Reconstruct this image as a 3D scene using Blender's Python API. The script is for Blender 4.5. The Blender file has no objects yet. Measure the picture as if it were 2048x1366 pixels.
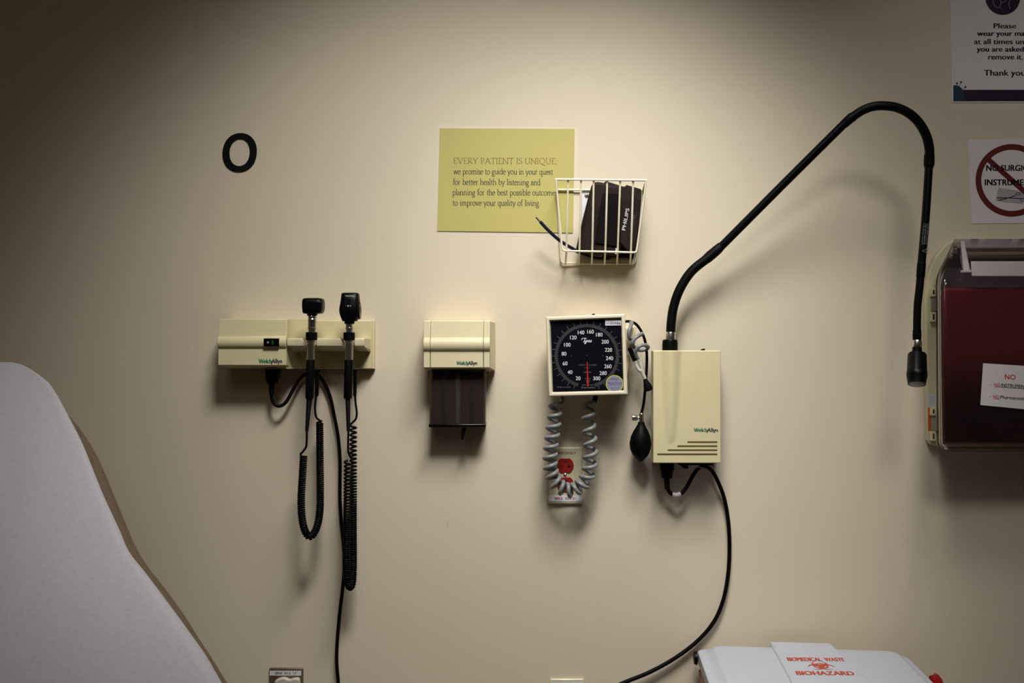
import bpy, bmesh, math, random
from mathutils import Vector, Matrix, noise
random.seed(7)
C = bpy.context.scene.collection
SC = bpy.context.scene
PI = math.pi

# ------------------------------------------------------------------ camera, world, lights, exposure
CAMD, CAMZ, FPX = 1.75, 1.5, 1750.0          # camera distance from the wall, height, focal length in pixels of a 2048 px frame
cd = bpy.data.cameras.new('camera'); cam = bpy.data.objects.new('camera', cd); C.objects.link(cam)
cam.location = (0, -CAMD, CAMZ); cam.rotation_euler = (PI/2, 0, 0)
cd.sensor_width = 36.0; cd.lens = 36.0*FPX/2048.0; cd.clip_start = 0.02
SC.camera = cam
w = bpy.data.worlds.new('world'); SC.world = w; w.use_nodes = True
w.node_tree.nodes['Background'].inputs[0].default_value = (1.0, 0.8, 0.55, 1)
w.node_tree.nodes['Background'].inputs[1].default_value = 0.00800
SC.view_settings.view_transform = 'Standard'; SC.view_settings.look = 'None'
SC.view_settings.exposure = 0.0; SC.view_settings.gamma = 1.0; SC.view_settings.use_curve_mapping = False

def spot(name, loc, aim, energy, angle, blend, radius, col=(1, .985, .955)):
    l = bpy.data.lights.new(name, 'SPOT'); l.energy = energy; l.spot_size = math.radians(angle); l.spot_blend = blend
    l.shadow_soft_size = radius; l.color = col
    o = bpy.data.objects.new(name, l); C.objects.link(o); o.location = loc
    o.rotation_euler = (Vector(aim)-Vector(loc)).to_track_quat('-Z', 'Y').to_euler()
    return o
# ceiling light built from spots, cones shaped to imitate lens vignette on the wall
ES = 1.0
for ly, e, ax, az, ha in ((-0.75, 1.363, 0.241, 1.262, 31.1), (-1.10, 1.675, -0.150, 1.335, 34.0), (-1.45, 0.651, 1.394, 1.056, 40.5)):
    spot('ceiling_spot', ({-.75: .28, -1.1: .02, -1.45: .58}[ly], ly, 2.80), (ax, 0, az), e*72*ES, 2*ha, 1.0, .22)
# unseen soft fill added behind the camera, a warm lift for the shadows
al = bpy.data.lights.new('fill_panel', 'AREA'); al.shape = 'RECTANGLE'; al.size = .6; al.size_y = 1.2; al.energy = 4.151
al.color = (1, .9, .75)
ao = bpy.data.objects.new('fill_panel', al); C.objects.link(ao); ao.location = (-.5, -2.2, 2.82)

# ------------------------------------------------------------------ helpers
def P(px, py, d):                                 # point of the photograph at distance d in front of the wall
    s = (CAMD-d)/FPX
    return Vector(((px-1024)*s, -d, CAMZ-(py-683)*s))
def PX(px, d): return (px-1024)*(CAMD-d)/FPX
def PZ(py, d): return CAMZ-(py-683)*(CAMD-d)/FPX

def catmull(pts, n=8):
    pts = [Vector(p) for p in pts]
    if len(pts) < 3: return pts
    out = []
    ext = [pts[0]*2-pts[1]] + pts + [pts[-1]*2-pts[-2]]
    for i in range(1, len(ext)-2):
        p0, p1, p2, p3 = ext[i-1:i+3]
        for k in range(n):
            t = k/n
            out.append(.5*((2*p1)+(p2-p0)*t+(2*p0-5*p1+4*p2-p3)*t*t+(3*p1-p0-3*p2+p3)*t**3))
    out.append(pts[-1])
    return out

class MB:
    def __init__(s): s.v = []; s.f = []
    def add(s, v, f):
        o = len(s.v); s.v += [tuple(p) for p in v]; s.f += [tuple(i+o for i in q) for q in f]; return s
    def box(s, x0, x1, y0, y1, z0, z1):
        x0, x1 = min(x0, x1), max(x0, x1); y0, y1 = min(y0, y1), max(y0, y1); z0, z1 = min(z0, z1), max(z0, z1)
        v = [(x, y, z) for z in (z0, z1) for y in (y0, y1) for x in (x0, x1)]
        return s.add(v, [(0, 2, 3, 1), (4, 5, 7, 6), (0, 1, 5, 4), (2, 6, 7, 3), (0, 4, 6, 2), (1, 3, 7, 5)])
    def pbox(s, px0, px1, py0, py1, d0, d1):      # a box whose front face (depth d1) fills that rectangle of the photograph
        a = P(px0, py0, d1); b = P(px1, py1, d1)
        return s.box(a.x, b.x, -d0, -d1, a.z, b.z)
    def loft(s, rings, closed=True, caps=True):
        n = len(rings[0]); v = [p for r in rings for p in r]; f = []
        m = n if closed else n-1
        for i in range(len(rings)-1):
            for j in range(m):
                a = i*n+j; b = i*n+(j+1) % n
                f.append((a, b, b+n, a+n))
        if caps and closed:
            f.append(tuple(reversed(range(n)))); f.append(tuple(range((len(rings)-1)*n, len(rings)*n)))
        return s.add(v, f)
    def poly(s, pts, back):                       # front polygon (3D points, counter-clockwise from the camera) pushed back by vector
        back = Vector(back)
        return s.loft([[Vector(p)+back for p in pts], [Vector(p) for p in pts]])
    def ppoly(s, pp, d0, d1):
        p = [P(x, y, d1) for x, y in pp]
        ar = sum(p[i].x*p[(i+1) % len(p)].z-p[(i+1) % len(p)].x*p[i].z for i in range(len(p)))
        if ar < 0: p.reverse()
        return s.poly(p, (0, d1-d0, 0))
    def prof(s, pr, px0, px1, dref, flare=0):     # side profile [(d, py)] run from px0 to px1
        x0, x1 = PX(px0, dref), PX(px1, dref)
        dm = max(d for d, y in pr)
        r0 = [Vector((x0-flare*(1-d/dm), -d, PZ(y, d))) for d, y in pr]
        r1 = [Vector((x1+flare*(1-d/dm), -d, PZ(y, d))) for d, y in pr]
        return s.loft([r0, r1])
    def tube(s, pts, r, n=12, sm=8, caps=True):
        if sm and len(pts) > 2:
            m = len(pts); rr = r if isinstance(r, (list, tuple)) else None
            pts2 = catmull(pts, sm)
            if rr: r = [rr[min(i//sm, m-1)]*(1-(i % sm)/sm)+rr[min(i//sm+1, m-1)]*((i % sm)/sm) for i in range(len(pts2))]
            pts = pts2
        pts = [Vector(p) for p in pts]
        if not isinstance(r, (list, tuple)): r = [r]*len(pts)
        T = []
        for i in range(len(pts)):
            t = pts[min(i+1, len(pts)-1)]-pts[max(i-1, 0)]
            T.append(t.normalized() if t.length > 1e-9 else (T[-1] if T else Vector((0, 0, 1))))
        ref = Vector((0, 1, 0)) if abs(T[0].y) < .9 else Vector((1, 0, 0))
        N = (ref-T[0]*ref.dot(T[0])).normalized(); rings = []
        for p, t, q in zip(pts, T, r):
            N = N-t*N.dot(t); N.normalize(); B = t.cross(N)
            rings.append([p+(N*math.cos(2*PI*k/n)+B*math.sin(2*PI*k/n))*q for k in range(n)])
        return s.loft(rings, True, caps)
    def lathe(s, a, b, tr, n=24):                 # turned shape along a->b, tr = [(fraction, radius)]
        a, b = Vector(a), Vector(b); ax = (b-a); t = ax.normalized()
        ref = Vector((0, 1, 0)) if abs(t.y) < .9 else Vector((1, 0, 0))
        N = (ref-t*ref.dot(t)).normalized(); B = t.cross(N)
        return s.loft([[a+ax*f+(N*math.cos(2*PI*k/n)+B*math.sin(2*PI*k/n))*q for k in range(n)] for f, q in tr])
    def coil(s, path, R, r, pitch, hand=1, ph=0, n=8, spt=16, taper=0):
        path = catmull(path, 24); L = [0]
        for i in range(1, len(path)): L.append(L[-1]+(path[i]-path[i-1]).length)
        tot = L[-1]; pts = []; u = 0; th = ph; i = 0
        Y = Vector((0, 1, 0))
        while u < tot:
            while i < len(L)-2 and L[i+1] < u: i += 1
            k = (u-L[i])/max(L[i+1]-L[i], 1e-9)
            c = path[i].lerp(path[i+1], k); t = (path[min(i+2, len(path)-1)]-path[max(i-1, 0)]).normalized()
            N = t.cross(Y).normalized(); B = N.cross(t)
            e = 1.0
            if taper: e = min(1, u/taper, (tot-u)/taper)
            pts.append(c+(N*math.cos(th)+B*math.sin(th))*R*max(e, .02))
            p = pitch(u/tot) if callable(pitch) else pitch
            th += hand*2*PI/spt; u += p/spt
        return s.tube(pts, r, n, 0), pts
    def disc(s, c, r, n=24, off=0, ry=None):
        ry = ry or r
        return s.add([(c[0]+r*math.cos(2*PI*k/n), c[1]-off, c[2]+ry*math.sin(2*PI*k/n)) for k in range(n)], [tuple(range(n))])
    def ring(s, c, r0, r1, th=.0003, n=40, ry0=None, ry1=None):
        ry0 = ry0 or r0; ry1 = ry1 or r1
        c = Vector(c); rings = []
        for rx, ry, dy in ((r1, ry1, 0), (r1, ry1, -th), (r0, ry0, -th), (r0, ry0, 0), (r1, ry1, 0)):
            rings.append([c+Vector((rx*math.cos(2*PI*k/n), dy, ry*math.sin(2*PI*k/n))) for k in range(n)])
        return s.loft(rings, True, False)
    def build(s, name, mat, parent=None, bevel=0, seg=2, ang=35, sub=0):
        me = bpy.data.meshes.new(name); me.from_pydata(s.v, [], s.f); me.update()
        bm = bmesh.new(); bm.from_mesh(me)
        bmesh.ops.remove_doubles(bm, verts=bm.verts, dist=1e-6)
        bmesh.ops.recalc_face_normals(bm, faces=bm.faces)
        bm.to_mesh(me); bm.free()
        me.materials.append(mat)
        me.shade_smooth(); me.set_sharp_from_angle(angle=math.radians(ang))
        o = bpy.data.objects.new(name, me); C.objects.link(o)
        if parent is not None:
            o.parent = parent
            if not parent.get('localparts'): o.location = -ORG.get(parent.name, Vector())
        if bevel:
            b = o.modifiers.new('bevel', 'BEVEL'); b.width = bevel; b.segments = seg; b.limit_method = 'ANGLE'; b.angle_limit = math.radians(30)
        if sub:
            q = o.modifiers.new('sub', 'SUBSURF'); q.levels = sub; q.render_levels = sub
        return o
ORG = {}
def thing(name, label, cat, loc=(0, 0, 0), group=None):
    o = bpy.data.objects.new(name, None); C.objects.link(o); o.location = loc; o.empty_display_size = .02
    o['label'] = label; o['category'] = cat
    if group: o['group'] = group
    ORG[o.name] = Vector(loc)
    return o
def tag(o, label, cat, group=None):
    o['label'] = label; o['category'] = cat
    if group: o['group'] = group
    return o

# ------------------------------------------------------------------ materials
def lin(c): return tuple((x/12.92 if x <= .04045 else ((x+.055)/1.055)**2.4) for x in (q/255 for q in c))
def mat(name, rgb, rough=.5, metal=0, var=.05, scale=40, bump=0, bscale=300, spec=.5, coat=0):
    m = bpy.data.materials.new(name); m.use_nodes = True; nt = m.node_tree; b = nt.nodes['Principled BSDF']
    c = lin(rgb); b.inputs['Roughness'].default_value = rough; b.inputs['Metallic'].default_value = metal
    b.inputs['Specular IOR Level'].default_value = spec; b.inputs['Coat Weight'].default_value = coat
    tc = nt.nodes.new('ShaderNodeTexCoord')
    n = nt.nodes.new('ShaderNodeTexNoise'); n.inputs['Scale'].default_value = scale; n.inputs['Detail'].default_value = 4
    nt.links.new(tc.outputs['Object'], n.inputs['Vector'])
    r = nt.nodes.new('ShaderNodeValToRGB')
    r.color_ramp.elements[0].position = .3; r.color_ramp.elements[1].position = .7
    r.color_ramp.elements[0].color = tuple(x*(1-var) for x in c)+(1,); r.color_ramp.elements[1].color = tuple(min(1, x*(1+var)) for x in c)+(1,)
    nt.links.new(n.outputs['Fac'], r.inputs['Fac']); nt.links.new(r.outputs['Color'], b.inputs['Base Color'])
    if bump:
        n2 = nt.nodes.new('ShaderNodeTexNoise'); n2.inputs['Scale'].default_value = bscale; n2.inputs['Detail'].default_value = 3
        nt.links.new(tc.outputs['Object'], n2.inputs['Vector'])
        bp = nt.nodes.new('ShaderNodeBump'); bp.inputs['Strength'].default_value = bump; bp.inputs['Distance'].default_value = .002
        nt.links.new(n2.outputs['Fac'], bp.inputs['Height']); nt.links.new(bp.outputs['Normal'], b.inputs['Normal'])
    return m
def clear(name, tint, gloss=.08, haze=.0, hazec=(200, 200, 200), rough=.05, ior=1.45):
    m = bpy.data.materials.new(name); m.use_nodes = True; nt = m.node_tree; nt.nodes.remove(nt.nodes['Principled BSDF'])
    out = nt.nodes['Material Output']
    t = nt.nodes.new('ShaderNodeBsdfTransparent'); t.inputs[0].default_value = tuple(lin(tint))+(1,)
    g = nt.nodes.new('ShaderNodeBsdfGlossy'); g.inputs['Roughness'].default_value = rough
    d = nt.nodes.new('ShaderNodeBsdfDiffuse'); d.inputs[0].default_value = tuple(lin(hazec))+(1,)
    m1 = nt.nodes.new('ShaderNodeMixShader'); m1.inputs[0].default_value = haze
    m2 = nt.nodes.new('ShaderNodeMixShader')
    fr = nt.nodes.new('ShaderNodeFresnel'); fr.inputs[0].default_value = ior
    nt.links.new(fr.outputs[0], m2.inputs[0])
    nt.links.new(t.outputs[0], m1.inputs[1]); nt.links.new(d.outputs[0], m1.inputs[2])
    nt.links.new(m1.outputs[0], m2.inputs[1]); nt.links.new(g.outputs[0], m2.inputs[2])
    nt.links.new(m2.outputs[0], out.inputs[0])
    return m
def translucent(name, rgb):
    m = mat(name, rgb, .45, 0, .03, 30); nt = m.node_tree
    t = nt.nodes.new('ShaderNodeBsdfTranslucent'); t.inputs[0].default_value = tuple(lin(rgb))+(1,)
    x = nt.nodes.new('ShaderNodeMixShader'); x.inputs[0].default_value = .4
    nt.links.new(nt.nodes['Principled BSDF'].outputs[0], x.inputs[1]); nt.links.new(t.outputs[0], x.inputs[2])
    nt.links.new(x.outputs[0], nt.nodes['Material Output'].inputs[0])
    return m
M = dict(
    wall=mat('wall_paint', (217, 204, 180), .75, 0, .018, 3.0, .05, 260, .25),
    rear=mat('dark_rear_wall', (92, 70, 48), .6, 0, .2, 6),  # unseen rear wall, coloured dark to cut bounced light
    ceil=mat('ceiling_tile', (150, 140, 120), .9),
    floor=mat('floor_vinyl', (84, 72, 60), .5, 0, .12, 8),
    cream=mat('cream_plastic', (216, 204, 162), .38, 0, .02, 30, .05, 900, .4),
    cream2=mat('ivory_plastic', (220, 208, 170), .4, 0, .02, 30, .03, 900, .4),
    ivory=mat('ivory_frame', (222, 211, 184), .4, 0, .02, 30, .03, 900, .4),
    beige=mat('beige_plastic', (205, 196, 160), .5, 0, .03, 20),
    black=mat('black_plastic', (6, 6, 7), .36, 0, .1, 60, .05, 700, .15),
    rubber=mat('black_rubber', (6, 6, 6), .5, 0, .1, 80, .08, 500, .1),
    gloss=mat('black_gloss', (8, 8, 9), .22, 0, .05, 30, 0, 1, .35),
    chrome=mat('chrome', (215, 213, 208), .25, 1, .04, 50),
    steel=mat('brushed_steel', (206, 196, 166), .45, .2, .06, 90, .1, 900),
    grey=mat('grey_tube', (122, 124, 124), .36, 0, .05, 60, 0, 1, .45),
    lgrey=mat('pale_connector', (190, 188, 178), .35, 0, .06, 90),
    dial=mat('dial_black', (12, 12, 20), .35, 0, .05, 30, 0, 1, .15),
    white=mat('white_print', (215, 215, 215), .6),
    dim=mat('dim_print', (90, 90, 96), .6),
    redn=mat('needle_red', (200, 30, 24), .45),
    yellow=mat('yellow_paper', (182, 173, 96), .6, 0, .02, 12, .03, 60),
    lam=clear('clear_laminate', (255, 255, 255), haze=.07, hazec=(255, 250, 245), rough=.3, ior=1.15),
    brownink=mat('brown_ink', (112, 84, 30), .7),
    ink=mat('dark_ink', (38, 36, 28), .7),
    bink=mat('black_ink', (12, 11, 13), .8, 0, .05, 40, 0, 1, .15),
    paper=mat('white_paper', (226, 218, 222), .7, 0, .02, 20),
    purple=mat('purple_ink', (42, 18, 48), .5), teal=mat('teal_ink', (16, 58, 66), .5),
    redink=mat('red_ink', (96, 17, 10), .6), brightred=mat('bright_red_ink', (200, 36, 24), .6),
    photogrey=mat('printed_grey', (150, 146, 150), .6, 0, .12, 60),
    wire=mat('cream_coated_wire', (228, 220, 192), .35, 0, .03, 60),
    cuff=mat('brown_nylon', (35, 23, 19), .6, 0, .12, 120, .25, 900, .15),
    velcro=mat('black_velcro', (22, 19, 19), .9, 0, .25, 400, .6, 900, .1),
    blue=mat('navy_hose', (14, 19, 44), .4), 
    green=mat('green_ink', (28, 110, 80), .6), navy=mat('navy_ink', (28, 28, 62), .6),
    smoke=clear('smoked_plastic', (205, 190, 186), haze=.36, hazec=(76, 65, 63), rough=.15, ior=1.3),
    dark=mat('dark_inside', (26, 22, 22), .5), stack=mat('dark_specula', (150, 132, 126), .45),
    clearp=clear('clear_polycarbonate', (246, 243, 245), haze=.10, hazec=(92, 82, 86), rough=.08, ior=1.35),
    redbin=mat('red_sharps_plastic', (128, 22, 32), .35, 0, .08, 14),
    tray=translucent('translucent_white', (226, 216, 220)),
    orange=mat('orange_label', (200, 92, 40), .6),
    outred=mat('red_receptacle', (138, 25, 18), .4, 0, .04, 60),
    hole=mat('slot_dark', (14, 10, 10), .8),
    lid=mat('white_bin_plastic', (180, 183, 193), .42, 0, .02, 30, .05, 300),
    bio=mat('biohazard_ink', (178, 64, 30), .55),
    bag=mat('red_bag_film', (140, 18, 16), .3, 0, .1, 60, .3, 120, .25),
    vinyl=mat('brown_vinyl', (112, 92, 72), .5, 0, .1, 60, .25, 260),
    tpaper=mat('table_paper', (205, 203, 210), .85, 0, .035, 160, .35, 110, .2),
    metal=mat('painted_metal', (170, 165, 155), .5),
    ventbrown=mat('vent_shadow_brown', (92, 74, 34), .7),
    glass=mat('frosted_lens', (150, 150, 156), .2),
    green2=mat('green_lamp', (20, 80, 44), .4),
    stickergrey=mat('grey_sticker', (128, 128, 150), .6, 0, .08, 200), lime=mat('lime_ink', (178, 184, 50), .6),
    white2=mat('white_sticker', (214, 214, 218), .5), scuff=mat('wall_scuff', (178, 164, 138), .8), patch=mat('clip_clear', (150, 142, 118), .3),
)

# ------------------------------------------------------------------ lettering
LIDPUT = []
def sans(mb, text, bbox, put, bold=0, mono=False):
    """builtin-font text whose ink fills bbox=(x0,y0,x1,y1) (y down); put(x,y) -> 3D point"""
    cu = bpy.data.curves.new('t', 'FONT'); cu.body = text; cu.resolution_u = 3; cu.fill_mode = 'FRONT'
    ob = bpy.data.objects.new('t', cu); C.objects.link(ob); bpy.context.view_layer.update()
    me = bpy.data.meshes.new_from_object(ob.evaluated_get(bpy.context.evaluated_depsgraph_get()))
    xs = [v.co.x for v in me.vertices]; ys = [v.co.y for v in me.vertices]
    x0, x1, y0, y1 = min(xs), max(xs), min(ys), max(ys)
    a, b, c, d = bbox
    k = bold*(d-b)
    for i, dx in enumerate((-k, 0, k) if bold else (0,)):       # heavier strokes: the same outlines side by side, a hair apart in height
        V = [put(a+(v.co.x-x0)/(x1-x0)*(c-a)+dx, d-(v.co.y-y0)/(y1-y0)*(d-b))+Vector((0, -4e-5*i, 4e-5*i if put in LIDPUT else 0)) for v in me.vertices]
        mb.add(V, [tuple(p.vertices) for p in me.polygons])
    bpy.data.objects.remove(ob); bpy.data.curves.remove(cu); bpy.data.meshes.remove(me)
def flat(d): return lambda x, y: P(x, y, d)

def _arc(cx, cy, rx, ry, a0, a1, n=14):
    return [(cx+rx*math.cos(math.radians(a0+(a1-a0)*k/n)), cy+ry*math.sin(math.radians(a0+(a1-a0)*k/n))) for k in range(n+1)]
def _l(*a): return [(a[i], a[i+1]) for i in range(0, len(a), 2)]
def _h(x, y, w): return [(x-w/2, y), (x+w/2, y)]
def _sp(*a): return [(p.x, p.y) for p in catmull([Vector((a[i], a[i+1], 0)) for i in range(0, len(a), 2)], 6)]
GL = {
 'a': (.78, [_l(.6, .68, .6, .1, .74, .02), _arc(.35, .66, .25, .3, 165, 0), _arc(.36, .28, .28, .28, 55, 305)]),
 'b': (.95, [_l(.2, 1.6, .2, .04), _arc(.5, .49, .34, .49, 140, -150), _h(.12, 1.6, .16)]),
 'c': (.78, [_arc(.45, .49, .37, .5, 45, 315)]),
 'd': (.98, [_arc(.44, .49, .34, .49, 45, 320), _l(.76, 1.6, .76, .02), _h(.68, 1.6, .16), _h(.84, .03, .18)]),
 'e': (.85, [_arc(.44, .49, .36, .5, 8, 322), _l(.1, .58, .8, .58)]),
 'f': (.58, [_l(.26, 0, .26, 1.3), _arc(.52, 1.3, .26, .3, 180, 50), _h(.32, .95, .5), _h(.28, .03, .36)]),
 'g': (.86, [_arc(.4, .63, .28, .35, 0, 360), _arc(.42, -.34, .36, .26, 0, 360), _sp(.24, .34, .16, .2, .26, .06, .6, -.08), _l(.62, .86, .82, .96)]),
 'h': (1.02, [_l(.2, 1.6, .2, 0), _arc(.5, .58, .3, .38, 175, 0), _l(.8, .58, .8, 0), _h(.2, .03, .34), _h(.8, .03, .34), _h(.12, 1.6, .16)]),
 'i': (.46, [_l(.23, 0, .23, .95), _l(.23, 1.3, .23, 1.46), _h(.23, .03, .36), _h(.14, .93, .2)]),
 'k': (.98, [_l(.2, 1.6, .2, 0), _l(.78, .95, .26, .45), _l(.4, .58, .86, 0)]),
 'l': (.46, [_l(.23, 0, .23, 1.6), _h(.23, .03, .36), _h(.14, 1.58, .2)]),
 'm': (1.52, [_l(.2, .95, .2, 0), _arc(.46, .58, .27, .38, 175, 0), _l(.73, .58, .73, 0), _arc(1.0, .58, .27, .38, 175, 0), _l(1.27, .58, 1.27, 0), _h(.2, .03, .34), _h(.73, .03, .32), _h(1.27, .03, .34), _h(.12, .93, .16)]),
 'n': (1.02, [_l(.2, .95, .2, 0), _arc(.5, .58, .3, .38, 175, 0), _l(.8, .58, .8, 0), _h(.2, .03, .34), _h(.8, .03, .34), _h(.12, .93, .16)]),
 'o': (.95, [_arc(.47, .49, .38, .5, 0, 360)]),
 'p': (.97, [_l(.2, .95, .2, -.6), _arc(.5, .49, .34, .49, 145, -145), _h(.2, -.6, .36), _h(.12, .93, .16)]),
 'q': (.97, [_arc(.46, .49, .34, .49, 35, 325), _l(.78, .95, .78, -.6), _h(.78, -.6, .36)]),
 'r': (.68, [_l(.2, .95, .2, 0), _arc(.48, .6, .28, .34, 170, 60), _h(.22, .03, .36), _h(.12, .93, .16)]),
 's': (.68, [_sp(.56, .8, .44, .95, .28, .97, .13, .82, .16, .62, .34, .5, .54, .38, .58, .18, .42, .01, .22, .02, .1, .2)]),
 't': (.6, [_l(.28, 1.25, .28, .22), _arc(.46, .22, .18, .21, 180, 300), _h(.32, .95, .5)]),
 'u': (1.0, [_l(.2, .95, .2, .4), _arc(.48, .4, .28, .4, 180, 350), _l(.78, .95, .78, .02), _h(.12, .93, .16), _h(.7, .93, .16), _h(.86, .03, .16)]),
 'v': (.9, [_l(.1, .95, .45, .0), _l(.45, 0, .78, .95), _h(.12, .95, .3), _h(.77, .95, .26)]),
 'w': (1.36, [_l(.1, .95, .4, 0), _l(.4, 0, .68, .95), _l(.68, .95, .97, 0), _l(.97, 0, 1.26, .95), _h(.12, .95, .3), _h(.66, .95, .26), _h(1.25, .95, .24)]),
 'y': (.9, [_l(.1, .95, .46, .02), _sp(.8, .95, .46, .0, .3, -.45, .08, -.55), _h(.12, .95, .3), _h(.79, .95, .26)]),
 'E': (1.0, [_l(.25, 0, .25, 1.5), _l(.12, 1.48, .84, 1.48, .86, 1.25), _l(.25, .78, .7, .78), _l(.12, .02, .86, .02, .92, .3)]),
 'V': (1.32, [_l(.12, 1.5, .66, 0), _l(.66, 0, 1.18, 1.5), _h(.14, 1.48, .34), _h(1.16, 1.48, .32)]),
 'R': (1.18, [_l(.25, 0, .25, 1.5), _l(.1, 1.48, .5, 1.48), _arc(.5, 1.12, .34, .36, 90, -90), _l(.5, .76, .25, .76), _l(.5, .76, 1.12, .0), _h(.25, .02, .34)]),
 'Y': (1.2, [_l(.1, 1.5, .6, .7), _l(.6, .7, 1.08, 1.5), _l(.6, .7, .6, 0), _h(.12, 1.48, .32), _h(1.06, 1.48, .3), _h(.6, .02, .36)]),
 'P': (1.02, [_l(.25, 0, .25, 1.5), _l(.1, 1.48, .5, 1.48), _arc(.5, 1.08, .36, .4, 90, -120), _h(.25, .02, .36)]),
 'A': (1.34, [_l(.14, 0, .68, 1.52), _l(.68, 1.52, 1.2, 0), _l(.34, .55, 1.0, .55), _h(.14, .02, .34), _h(1.2, .02, .36)]),
 'T': (1.16, [_l(.58, 0, .58, 1.5), _l(.08, 1.25, .1, 1.48, 1.06, 1.48, 1.08, 1.25), _h(.58, .02, .36)]),
 'I': (.55, [_l(.27, 0, .27, 1.5), _h(.27, .02, .36), _h(.27, 1.48, .36)]),
 'N': (1.42, [_l(.2, 0, .2, 1.48), _l(.16, 1.5, 1.2, 0), _l(1.2, 0, 1.2, 1.5), _h(.2, .02, .32), _h(1.2, 1.48, .32), _h(.12, 1.48, .2)]),
 'S': (.86, [_sp(.72, 1.2, .6, 1.46, .38, 1.5, .17, 1.3, .2, .98, .44, .78, .7, .56, .72, .22, .5, .0, .25, .03, .12, .32)]),
 'U': (1.34, [_l(.24, 1.5, .24, .52), _arc(.66, .52, .42, .54, 180, 360), _l(1.08, .52, 1.08, 1.5), _h(.24, 1.48, .36), _h(1.08, 1.48, .34)]),
 'Q': (1.46, [_arc(.72, .75, .6, .77, 0, 360), _sp(.62, .02, .9, -.2, 1.3, -.38, 1.5, -.3)]),
 'W': (1.9, [_l(.12, 1.5, .56, 0), _l(.56, 0, .96, 1.5), _l(.96, 1.5, 1.38, 0), _l(1.38, 0, 1.78, 1.5), _h(.14, 1.48, .34), _h(.94, 1.48, .3), _h(1.76, 1.48, .3)]),
 ';': (.42, [_l(.22, .9, .22, .75), _sp(.22, .14, .24, -.02, .12, -.28)]),
 '.': (.42, [_l(.2, .14, .2, .0)]),
 ' ': (.55, []),
}
RIB = [0]
def ribbon(mb, pl, put, stem, hair, ang=14):
    RIB[0] = (RIB[0]+1) % 9; off = Vector((0, -1.5e-5*RIB[0], 0))      # crossing strokes lie a hair apart
    q = []
    for p in pl:
        if not q or math.hypot(p[0]-q[-1][0], p[1]-q[-1][1]) > 1e-5: q.append(p)
    if len(q) < 2: return
    V = []
    for i in range(len(q)):
        a = q[max(i-1, 0)]; b = q[min(i+1, len(q)-1)]
        dx, dy = b[0]-a[0], b[1]-a[1]; L = math.hypot(dx, dy) or 1; dx /= L; dy /= L
        th = math.atan2(dy, dx)-math.radians(ang)
        t = (hair+(stem-hair)*abs(math.sin(th)))/2
        V += [put(q[i][0]-dy*t, q[i][1]+dx*t)+off, put(q[i][0]+dy*t, q[i][1]-dx*t)+off]
    mb.add(V, [(2*i, 2*i+1, 2*i+3, 2*i+2) for i in range(len(q)-1)])
def serif(mb, text, x0, base, x1, xh, d, stem=.17, hair=.07, slope=0, put=None):
    """serif line: text from x0 to x1, baseline y, x-height in px, on the plane at depth d"""
    tot = sum(GL[c][0] for c in text); k = (x1-x0)/tot; u = 0
    put = put or (lambda X, Y: P(X, Y, d))
    for c in text:
        wd, st = GL[c]
        for pl in st:
            uu = u
            ribbon(mb, pl, lambda a, b: put(x0+(uu+a)*k, base+slope*(uu+a)*k-b*xh), stem, hair)
        u += wd
def company_logo(parent, x0, x1, base, cap, dep):
    wg = sum(GL[c][0] for c in 'Welch'); wn = sum(GL[c][0] for c in 'Allyn'); xm = x0+(x1-x0)*wg/(wg+wn)
    xh = cap/1.5
    g = MB(); serif(g, 'Welch', x0, base, xm+1, xh, dep, .34, .16)
    k = (x1-x0)/(wg+wn)
    ribbon(g, _sp(-.25*k, .5*xh, -.12*k, -.1*xh, .12*k, -.62*xh), lambda a, b: P(xm+a, base-b, dep), .3*k, .12*k)
    o = g.build('lettering', M['green'], parent); o['label'] = 'green half of the printed company name'
    n = MB(); serif(n, 'Allyn', xm+.2, base, x1, xh, dep, .34, .16)
    o = n.build('lettering', M['navy'], parent); o['label'] = 'navy half of the printed company name'

# ------------------------------------------------------------------ room
def struct(name, mb, m, parent=None):
    o = mb.build(name, m, parent)
    if parent is None: o['kind'] = 'structure'
    return o
wb = struct('wall_back', MB().box(-2.1, 2.3, 0, .1, 0, 2.85), M['wall'])
struct('floor', MB().box(-2.1, 2.3, -3.6, .1, -.1, 0), M['floor'])
struct('ceiling', MB().box(-2.1, 2.3, -3.6, .1, 2.85, 2.95), M['ceil'])
struct('wall_left', MB().box(-2.2, -2.1, -3.6, .1, 0, 2.85), M['wall'])
struct('wall_right', MB().box(2.3, 2.4, -3.6, .1, 0, 2.85), M['wall'])
struct('wall_rear', MB().box(-2.1, 2.3, -3.7, -3.6, 0, 2.85), M['rear'])
struct('baseboard_back', MB().box(-2.1, 2.3, -.012, 0, 0, .1), M['dark'])
sc = MB()
for pl in ([(895, 1040), (895.6, 1048), (892.5, 1054)],):
    sc.tube([P(x, y, .0002) for x, y in pl], .0004, 6, 4)
struct('scuff_mark', sc, M['scuff'], wb)

# ------------------------------------------------------------------ black letter on the wall
o = MB()
N = 64; cx, cy = 479.3, 304.8; rings = []
def oring(rx, ry, d, sk):
    out = []
    for k in range(N):
        a = 2*PI*k/N; c, s = math.cos(a), math.sin(a)
        x = rx*math.copysign(abs(c)**.94, c); y = ry*math.copysign(abs(s)**.94, s)
        out.append(P(cx+x+y*sk, cy-y, d))
    return out
for rx, ry, d, sk in ((34.4, 38.8, 0, .05), (34.4, 38.8, .0025, .05), (20.2, 27.2, .0025, .04), (20.2, 27.2, 0, .04), (34.4, 38.8, 0, .05)):
    rings.append(oring(rx, ry, d, sk))
o.loft(rings, True, False)
tag(o.build('wall_letter', M['bink']), 'black capital letter O stuck alone on the wall at upper left', 'letter')

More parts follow.
